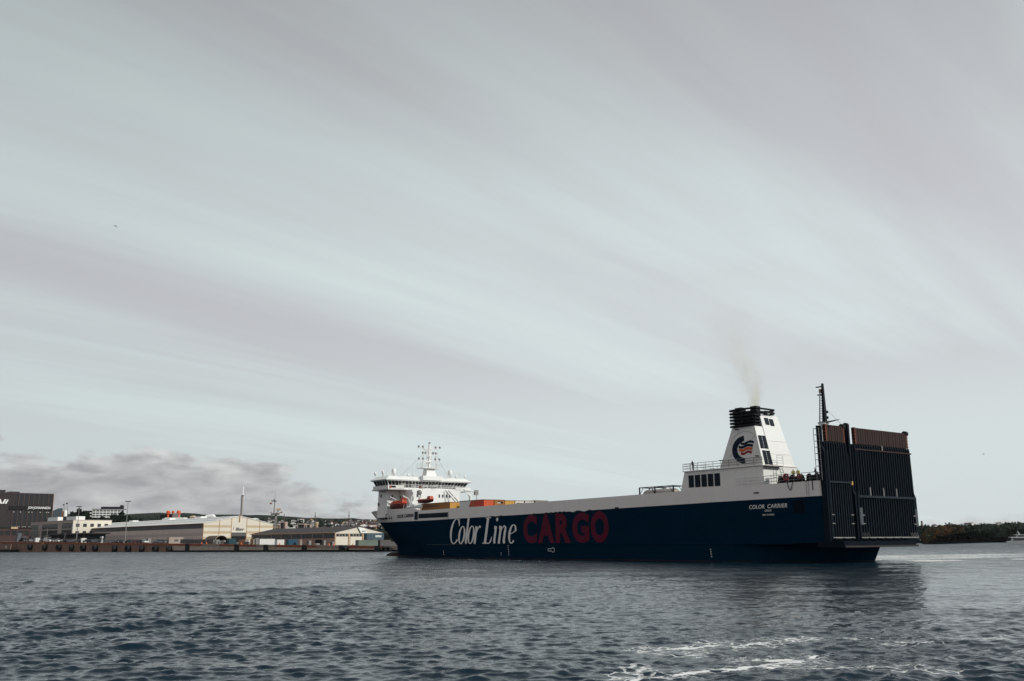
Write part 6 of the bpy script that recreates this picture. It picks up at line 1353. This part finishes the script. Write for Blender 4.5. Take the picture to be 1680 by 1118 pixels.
# ------------------------------------------------------------------ things standing on the quay
qrot = math.atan2(qd.y, qd.x)
def container(x0, x1, back, h_m, mat, label, mat_end=None, z=0.0, depth=2.44, rot=None, text=None):
    """ribbed steel container whose long side spans photo columns x0..x1"""
    xm = (x0+x1)/2; Y = quayY(xm)+back; p = ground(xm, Y=Y)
    rz = BA if rot is None else rot
    L_ = (x1-x0)*Y/PXM/abs(math.cos(rz)-p.x/p.y*math.sin(rz))-(0.8 if x1-x0 > 8 else 0)
    r_ = thing('container', (p.x, p.y, p.z+z), rz, label, 'container', 'containers on the quay')
    MB().box(-L_/2+0.05, L_/2-0.05, -depth/2+0.05, depth/2-0.05, 0.1, h_m-0.05).build('body', mat, r_)
    s = MB()
    for xx in (-L_/2, L_/2-0.18):
        for yy in (-depth/2, depth/2-0.18): s.box(xx, xx+0.18, yy, yy+0.18, 0, h_m)
    for zz in (0.0, h_m-0.14):
        for yy in (-depth/2+0.01, depth/2-0.13): s.box(-L_/2+0.18, L_/2-0.18, yy, yy+0.12, zz+0.005, zz+0.135)
        for xx in (-L_/2+0.01, L_/2-0.13): s.box(xx, xx+0.12, -depth/2+0.18, depth/2-0.18, zz+0.005, zz+0.135)
    s.build('frame', mat, r_)
    s = MB(); n_ = max(6, int(L_/0.5))
    for k in range(n_):
        xx = -L_/2+0.25+(L_-0.5)*k/n_
        s.box(xx, xx+(L_-0.5)/n_*0.5, -depth/2+0.005, -depth/2+0.055, 0.16, h_m-0.16)
    s.build('corrugation', mat, r_)
    for yy in (-depth/2+0.2, 0.03): MB().box(L_/2-0.06, L_/2+0.0, yy, yy+depth/2-0.25, 0.16, h_m-0.16).build('door', mat_end or mat, r_)
    if text: fit_text('lettering', text, (-L_*0.02, -depth/2-0.03, h_m*0.35), (1,0,0), (0,0,1), L_*0.36, h_m*0.33, m_whiter, r_, offset=0.05)
    return r_
m_cw = M('container_white', (0.64,0.635,0.61), 0.5, var=0.08); m_cb = M('container_blue', (0.020,0.075,0.125), 0.5, var=0.2); m_cg = M('container_green', (0.13,0.17,0.14), 0.55, var=0.15, streak=0.2)
m_cb2 = M('container_slate_blue', (0.055,0.095,0.125), 0.5, var=0.15); m_ct = M('container_teal', (0.012,0.055,0.065), 0.5, var=0.2); m_cbe = M('container_beige', (0.36,0.29,0.25), 0.6, var=0.12)
container(423, 450, 10, 2.75, m_cw, 'long white container on the quay below the cream gable end')
container(451.5, 465.5, 10, 2.45, m_cw, 'short white container between the long white and blue ones')
container(470, 489.5, 11, 2.6, m_cb, 'bright blue container beside the short white one')
container(490, 493.5, 12, 2.5, m_cbe, 'small pale crate container at the end of the blue one', rot=BA)
container(584.5, 619, 8, 2.5, m_cg, 'long grey green container at the quay edge', m_cg)
container(598, 628.5, 15, 2.8, m_cb2, 'slate blue container with white lettering stacked behind the green one', z=2.7, text='UNITEAM')
container(597, 628, 15.1, 2.65, m_slate, 'dark container underneath the lettered slate blue one')
container(372.5, 386.5, 12, 2.9, m_ct, 'dark teal container next to the arched tent')
cbe = container(274.5, 300, 18, 3.4, m_cbe, 'beige grey container with dark emblem before the long warehouse wall'); MB().box(-1.0, 1.2, -1.30, -1.23, 1.2, 2.2).build('emblem', m_slate, cbe)
container(620, 640, 20, 2.6, m_slate, 'dark low container right of the green one near the bow')
container(57, 64, 14, 2.6, m_cw, 'small white box container among the parked cars')
container(131, 141.5, 26, 2.6, m_cw, 'low white container wall behind the parked dark cars')
container(33, 43.5, 20, 3.4, m_slate, 'dark container beside the grey ramp by the red quay')
# arched tent hall
p = ground(363, Y=quayY(363)+14); tw = 20*quayY(363)/PXM
tn = thing('tent_hall', p, BA, 'brown arched tent hall with dark open end', 'tent'); r0 = 3.9; s = MB(); n_ = 14; vs = []
for yy in (0, 12):
    for k in range(n_+1): a_ = math.pi*k/n_; vs.append((-r0*math.cos(a_), yy, 0.2+r0*1.05*math.sin(a_)))
s.add(vs, [(k, k+1, n_+2+k, n_+1+k) for k in range(n_)]); o = s.build('fabric', M('tent_brown', (0.12,0.085,0.075), 0.8, var=0.2), tn); md = o.modifiers.new('t', 'SOLIDIFY'); md.thickness = 0.15
MB().prism([(-r0*math.cos(math.pi*k/n_)*0.97, 10, 0.2+r0*1.0*math.sin(math.pi*k/n_)) for k in range(n_+1)], [(-r0*math.cos(math.pi*k/n_)*0.97, 10.2, 0.2+r0*1.0*math.sin(math.pi*k/n_)) for k in range(n_+1)]).build('back_wall', m_dark, tn)
MB().tube([(-r0*math.cos(math.pi*k/n_)*1.01, -0.1, 0.2+r0*1.06*math.sin(math.pi*k/n_)) for k in range(n_+1)], 0.12, 5).build('front_arch', m_tan, tn)
# white tank crates, pallets, rubble
def crate(x, back, w, d, h, mat, label, name='crate', cat='crate', grp='crates and pallets on the quay'):
    p = ground(x, Y=quayY(x)+back); r_ = thing(name, p, math.pi+qrot+Rh.uniform(-.1,.1), label, cat, grp)
    MB().box(-w/2, w/2, -d/2, d/2, 0.15, h).build('load', mat, r_)
    s = MB()
    for yy in (-d/2, -0.06, d/2-0.12): s.box(-w/2, w/2, yy, yy+0.12, 0, 0.15)
    s.build('pallet', m_tan, r_); s = MB()
    for xx in (-w/2, w/2): s.box(xx-0.04, xx+0.04, -d/2-0.04, d/2+0.04, 0.15, h+0.03)
    s.box(-w/2-0.04, w/2+0.04, -d/2-0.05, d/2+0.05, h*0.5, h*0.5+0.08); s.build('cage', m_steel, r_); return r_
m_pal = M('orange_pallet_wood', (0.45,0.20,0.085), 0.8, var=0.2)
for x, b_, w, h, mm, lb in ((353,9,1.6,2.2,m_cw,'white caged tank crate at the tent mouth'),(357,9,1.5,2.2,m_cw,'white caged tank crate at the tent mouth'),(362,10,1.3,1.6,m_cw,'low white caged tank crate in the tent mouth'),(367,10,1.5,1.9,m_cbe,'pale caged crate in the tent mouth'),(391.5,8,1.5,1.2,m_cw,'white bag pile beside the teal container'),(397,9,2.4,2.2,m_pal,'orange wooden pallet stack before the warehouse door'),(402,9,2.6,2.4,m_pal,'tall orange wooden pallet stack before the warehouse door'),(408,8,3.6,1.3,m_slate,'low dark heap before the cream gable'),(416,10,2.6,2.6,m_pal,'large orange pallet stack near the long white container'),(420.5,11,1.8,3.0,m_cbe,'tall pale crate against the long white container'),(520,9,2.0,0.9,m_tan,'low tan bale before the brown shed doorway'),(507,12,1.6,2.0,m_slate,'dark machine before the brown shed'),(531,14,1.4,2.2,m_slate,'dark upright crate by the brown shed'),(545,14,1.5,1.6,m_slate,'dark square crate by the cream gable corner'),(318,12,1.0,2.4,m_cw,'slim white cabinet on the open quay'),(243,14,2.4,2.6,m_slate,'dark cabin crate before the long warehouse wall')):
    crate(x, b_, w, w*0.8, h, mm, lb)
# fence along the middle of the quay
fn0, fn1 = ground(296, back=9), ground(338, back=8)
fe = thing('mesh_fence', fn0, math.atan2(fn1.y-fn0.y, fn1.x-fn0.x), 'grey mesh fence along the open stretch of quay', 'fence'); FL = (fn1-fn0).length; slope = (fn1.z-fn0.z)/FL
for k in range(15): xx = FL*k/14; MB().box(xx-0.07, xx+0.07, -0.07, 0.07, slope*xx, slope*xx+2.5).build('post', m_steel, fe)
for k in range(14):
    xx = FL*k/14; s = MB()
    for j in range(9): x2 = xx+0.2+(FL/14-0.4)*j/8; s.box(x2-0.05, x2+0.05, -0.03, 0.03, slope*x2+0.2, slope*x2+2.3)
    s.build('fence_panel', m_slate, fe)
# cars
def make_car(paint, van=False):
    s = MB(); w = 0.9
    pr = [(-2.2,0.35),(2.2,0.35),(2.25,0.75),(1.95,0.95),(0.95,1.02),(-2.1,1.05),(-2.25,0.8)] if not van else [(-2.5,0.35),(2.4,0.35),(2.45,0.9),(1.9,1.15),(1.3,1.25),(-2.5,1.25)]
    s.prism([(x,-w,z) for x, z in pr], [(x,w,z) for x, z in pr])
    rp = [(0.5,1.47),(-1.4,1.50)] if not van else [(0.9,2.05),(-2.45,2.1)]
    x0, x1 = (0.95,-2.0) if not van else (1.3,-2.5); zb_ = 1.03 if not van else 1.25
    s.hexa([(rp[0][0],-w*0.78,rp[0][1]),(rp[1][0],-w*0.78,rp[1][1]),(rp[1][0],w*0.78,rp[1][1]),(rp[0][0],w*0.78,rp[0][1])], [(rp[0][0]-0.1,-w*0.74,rp[0][1]+0.06),(rp[1][0]+0.1,-w*0.74,rp[1][1]+0.06),(rp[1][0]+0.1,w*0.74,rp[1][1]+0.06),(rp[0][0]-0.1,w*0.74,rp[0][1]+0.06)])
    if van: s.box(-2.48, 0.0, -w*0.99, w*0.99, 1.2, 2.06)
    gl_ = MB(); gl_.hexa([(x0,-w*0.95,zb_),(x1,-w*0.95,zb_),(x1,w*0.95,zb_),(x0,w*0.95,zb_)], [(rp[0][0],-w*0.77,rp[0][1]),(rp[1][0],-w*0.77,rp[1][1]),(rp[1][0],w*0.77,rp[1][1]),(rp[0][0],w*0.77,rp[0][1])])
    wh = MB().lathe([(0.18,-0.1),(0.33,-0.1),(0.33,0.1),(0.18,0.1)], n=12, ax='y')
    li = MB().box(-0.03,0.03,-0.17,0.17,-0.07,0.07)
    return s.mesh('body', paint), gl_.mesh('windows', m_glass), wh.mesh('wheel', m_rubber), li.mesh('headlight', m_cw)
paints = {'white':M('paint_white',(0.66,0.66,0.65),0.3,var=0.03,spec=0.5),'black':M('paint_black',(0.012,0.013,0.016),0.25,var=0.05,spec=0.5),'silver':M('paint_silver',(0.30,0.30,0.30),0.3,metal=0.6,var=0.05),'red':M('paint_red',(0.25,0.02,0.02),0.3,spec=0.5),'blue':M('paint_blue',(0.015,0.03,0.08),0.3,spec=0.5),'grey':M('paint_grey',(0.07,0.07,0.075),0.3,spec=0.5)}
cm = {k: make_car(m_) for k, m_ in paints.items()}; vm = {k: make_car(paints[k], True) for k in ('white','black')}
cars = ((39,10,'black',1,'black van with pale roof load at the west end of the quay'),(48,14,'silver',0,'silver car just right of the black van'),(70,9,'black',0,'black car between the white box and the white van'),(79,9,'white',1,'white van parked on the red quay'),(87,12,'silver',0,'silver car between the white van and white car'),(95,9,'white',0,'white car parked on the red quay beside the canopy shed'),(104,10,'black',0,'black car before the canopy shed opening'),(112,12,'grey',0,'grey car before the canopy shed opening'),(117,9,'silver',0,'silver car next to the grey one by the canopy shed'),(126.5,9,'black',0,'black car at the foot of the twin headed light pole'),(143,8,'black',0,'black car before the low white container wall'),(149,10,'blue',0,'dark blue car before the low white container wall'),(157,8,'silver',0,'silver car left of the small white kiosk'),(163,9,'black',0,'black car beside the small white kiosk'),(184,9,'silver',0,'silver car between the kiosk and the tall pole'),(193,9,'black',0,'black car between the kiosk and the tall pole'),(200,10,'grey',0,'grey car left of the tall pole'),(213,9,'black',0,'black car right of the tall pole'),(219,9,'grey',0,'grey car right of the tall pole'),(225.5,9,'red',0,'red car before the long warehouse wall'),(231.5,9,'black',0,'black car right of the red car'),(237.5,9,'white',0,'white car right of the red car'),(258,9,'blue',0,'dark blue car left of the beige container'),(267,9,'silver',0,'silver car close to the beige container'))
for x, b_, cl, v_, lb in cars:
    p = ground(x, back=b_); r_ = thing('parked_car' if not v_ else 'parked_van', p, qrot+Rh.choice((0,math.pi))+Rh.uniform(-0.25,0.25), lb, 'car' if not v_ else 'van', 'cars parked along the quay'); r_.scale = (1.3,)*3
    me4 = (vm if v_ else cm)[cl]; link('body', me4[0], r_); link('windows', me4[1], r_)
    for xx in (-1.4, 1.4):
        for yy in (-0.82, 0.82): link('wheel', me4[2], r_, (xx, yy, 0.33))
    for yy in (-0.6, 0.6): link('headlight', me4[3], r_, (2.24 if not v_ else 2.44, yy, 0.7))
# kiosk, ramp, buoy, signs
p = ground(166.5, back=7); k_ = thing('kiosk', p, math.pi+qrot, 'small white kiosk sign post on the quay', 'kiosk'); MB().box(-1.1,1.1,-0.4,0.4,2.6,3.6).build('sign_box', m_cw, k_); MB().box(0.3,0.6,-0.2,0.2,0,2.6).build('post', m_cw, k_); MB().box(-1.3,0.9,-0.5,0.5,0,0.35).build('base', m_cw, k_)
p = ground(29, back=6); k_ = thing('boarding_ramp', p, math.pi+qrot, 'sloping grey boarding ramp beside the black van', 'ramp'); MB().hexa([(-1.8,-1.2,0),(1.0,-1.2,0),(1.0,1.2,0),(-1.8,1.2,0)],[(0.9,-1.2,5.5),(2.2,-1.2,5.5),(2.2,1.2,5.5),(0.9,1.2,5.5)]).build('ramp_body', M('ramp_grey_blue',(0.11,0.13,0.15),0.6), k_); MB().tube([(-1.9,-1.3,0.6),(0.9,-1.3,6.3)], 0.08, 5).build('handrail', m_steel, k_)
c_ = along(8)+qn*1.6; bo = thing('buoy', (c_.x, c_.y, 2.3), 0, 'round orange buoy hanging at the west end of the quay', 'buoy'); r__ = 1.35
MB().lathe([(0.1,-r__),(r__*0.7,-r__*0.75),(r__,-r__*0.1),(r__*0.9,r__*0.4),(r__*0.5,r__*0.85),(0.1,r__)], n=14).build('float', M('buoy_orange',(0.68,0.13,0.03),0.5), bo, True); MB().tube([(0,0,r__*0.9),(0,0.4,land(c_.x)-2.3)], 0.08, 5).build('rope', m_rope, bo)
c_ = along(70.5)+qn*0.5; bo = thing('marker_board', (c_.x, c_.y, land(c_.x)-2.3), qrot+math.pi, 'orange triangular marker fixed on the red quay wall', 'marker'); MB().prism([(-1.6,-0.15,2.2),(1.9,-0.15,2.2),(0.2,-0.15,0.9),(-1.4,-0.15,0.2)],[(-1.6,0.15,2.2),(1.9,0.15,2.2),(0.2,0.15,0.9),(-1.4,0.15,0.2)]).build('board', M('marker_orange',(0.6,0.18,0.04),0.6), bo); MB().box(-0.2,0.2,0.16,0.5,0.3,2.3).build('bracket', m_rust, bo)
pl_ = ground(12, back=2); k_ = thing('work_barge', (along(16)+qn*3).to_3d(), math.pi+qrot, 'low dark barge with pale boards moored at the west end of the quay', 'barge')
MB().hexa([(-13,-2.2,-0.6),(12,-2.2,-0.6),(12,2,-0.6),(-13,2,-0.6)],[(-14,-2.5,1.6),(13.5,-2.5,1.6),(13.5,2.2,1.6),(-14,2.2,1.6)]).build('hull', m_black, k_); MB().box(-2,12.5,-2.56,-2.2,1.62,4.9).build('board_wall', M('barge_board',(0.23,0.15,0.12),0.8,var=0.3,streak=0.5), k_)
for a_, b_ in ((5.2,6.0),(6.6,7.4)): MB().box(a_,b_,-2.62,-2.57,2.4,3.9).build('white_mark', m_cw, k_)
for x in (331, 339, 396, 459, 540, 548, 579): # cones and small orange markers
    p = ground(x, back=3); k_ = thing('traffic_cone', p, 0, 'small orange cone on the quay edge', 'cone', 'orange cones on the quay edge'); MB().lathe([(0.38,0.06),(0.10,1.0),(0.05,1.02)], n=10).build('cone', M('cone_orange',(0.65,0.14,0.03),0.6), k_); MB().box(-0.45,0.45,-0.45,0.45,0,0.06).build('base', m_rubber, k_)

# ------------------------------------------------------------------ motor yacht crossing far off
YY = 640
p = at(1688, 889, YY); ya = thing('motor_yacht', (p.x, p.y, 0.0), math.radians(-10), 'white motor yacht with dark windows off the far shore', 'yacht')
s = MB(); st_ = []
for t_ in np.linspace(0, 1, 14):
    x_ = -13+28*t_; w = 3.2*min(1, (1-t_)*2.6)**0.7+0.03; sh_ = 1.9+1.2*t_
    st_.append([(x_-1.2*t_,-w*0.75,-0.4),(x_,-w,sh_),(x_,w,sh_),(x_-1.2*t_,w*0.75,-0.4)])
s.add([q_ for r in st_ for q_ in r], [(i*4+j, i*4+(j+1)%4, i*4+4+(j+1)%4, i*4+4+j) for i in range(13) for j in range(4)]+[(0,1,2,3)]); s.build('hull', m_cw, ya)
MB().hexa([(-10.5,-2.7,2.0),(7,-2.2,2.5),(7,2.2,2.5),(-10.5,2.7,2.0)],[(-9.5,-2.4,4.1),(3.6,-1.8,4.1),(3.6,1.8,4.1),(-9.5,2.4,4.1)]).build('saloon', m_glass, ya)
MB().hexa([(-11.5,-2.7,4.12),(4.0,-2,4.12),(4.0,2,4.12),(-11.5,2.7,4.12)],[(-11.5,-2.7,4.6),(3.4,-2,4.6),(3.4,2,4.6),(-11.5,2.7,4.6)]).build('upper_deck', m_cw, ya)
MB().hexa([(-7,-2.1,4.6),(2.0,-1.7,4.6),(2.0,1.7,4.6),(-7,2.1,4.6)],[(-6.5,-1.8,5.8),(-0.8,-1.4,5.8),(-0.8,1.4,5.8),(-6.5,1.8,5.8)]).build('wheelhouse', m_glass, ya); MB().box(-8.5,-0.4,-2,2,5.82,6.15).build('hardtop', m_cw, ya)
MB().tube([(-5.5,0,6.1),(-6.2,0,8.6)], [0.35,0.12], 6).build('mast', m_cw, ya); MB().box(-6.6,-5.2,-1.4,1.4,7.2,7.4).build('radar_arch', m_cw, ya)
MB().box(-15,-12.9,-2.5,2.5,0.2,0.6).build('swim_platform', m_cw, ya)
# ------------------------------------------------------------------ gulls
def gull(x, y, Y, span, rz, label):
    p = at(x, y, Y); g_ = thing('flying_bird', p, rz, label, 'bird')
    mg = M('gull_dark', (0.035,0.035,0.04), 0.8)
    MB().lathe([(0.01,-0.30),(0.05,-0.2),(0.085,-0.02),(0.075,0.12),(0.045,0.2),(0.05,0.26),(0.012,0.36)], n=8, ax='x').build('body', mg, g_, True)
    for sg_ in (-1, 1):
        s = MB(); P_ = [(0.10,0.04*sg_,0.03),(0.20,span*0.22*sg_,0.22),(0.02,span*0.5*sg_,0.10),(-0.06,span*0.30*sg_,0.16),(-0.12,0.04*sg_,0.03)]
        s.prism(P_, [(a_,b_,c_+0.02) for a_, b_, c_ in P_]); s.build('wing', mg, g_)
    s = MB(); s.prism([(-0.28,-0.03,0),(-0.28,0.03,0),(-0.46,0.09,0),(-0.46,-0.09,0)], [(-0.28,-0.03,0.015),(-0.28,0.03,0.015),(-0.46,0.09,0.015),(-0.46,-0.09,0.015)]); s.build('tail', mg, g_)
gull(189.5, 371.5, 215, 1.2, 2.6, 'dark bird flying high over the quay in the grey sky')
gull(1613.5, 745.5, 300, 1.1, 1.8, 'tiny dark bird flying above the far wood')

# ------------------------------------------------------------------ the air between here and the far ridge
hz = MB().box(-8200, 8200, -8200, 8200, -6.0, 330.0).build('haze', None); tag(hz, kind='stuff')
hm_ = bpy.data.materials.new('haze_air'); hm_.use_nodes = True; t = hm_.node_tree; t.nodes.remove(t.nodes['Principled BSDF'])
vp = t.nodes.new('ShaderNodeVolumePrincipled'); vp.inputs['Color'].default_value = (0.86,0.92,1.0,1); vp.inputs['Density'].default_value = 0.000016; vp.inputs['Anisotropy'].default_value = 0.1
t.links.new(vp.outputs[0], t.nodes['Material Output'].inputs['Volume']); hz.data.materials.clear(); hz.data.materials.append(hm_)
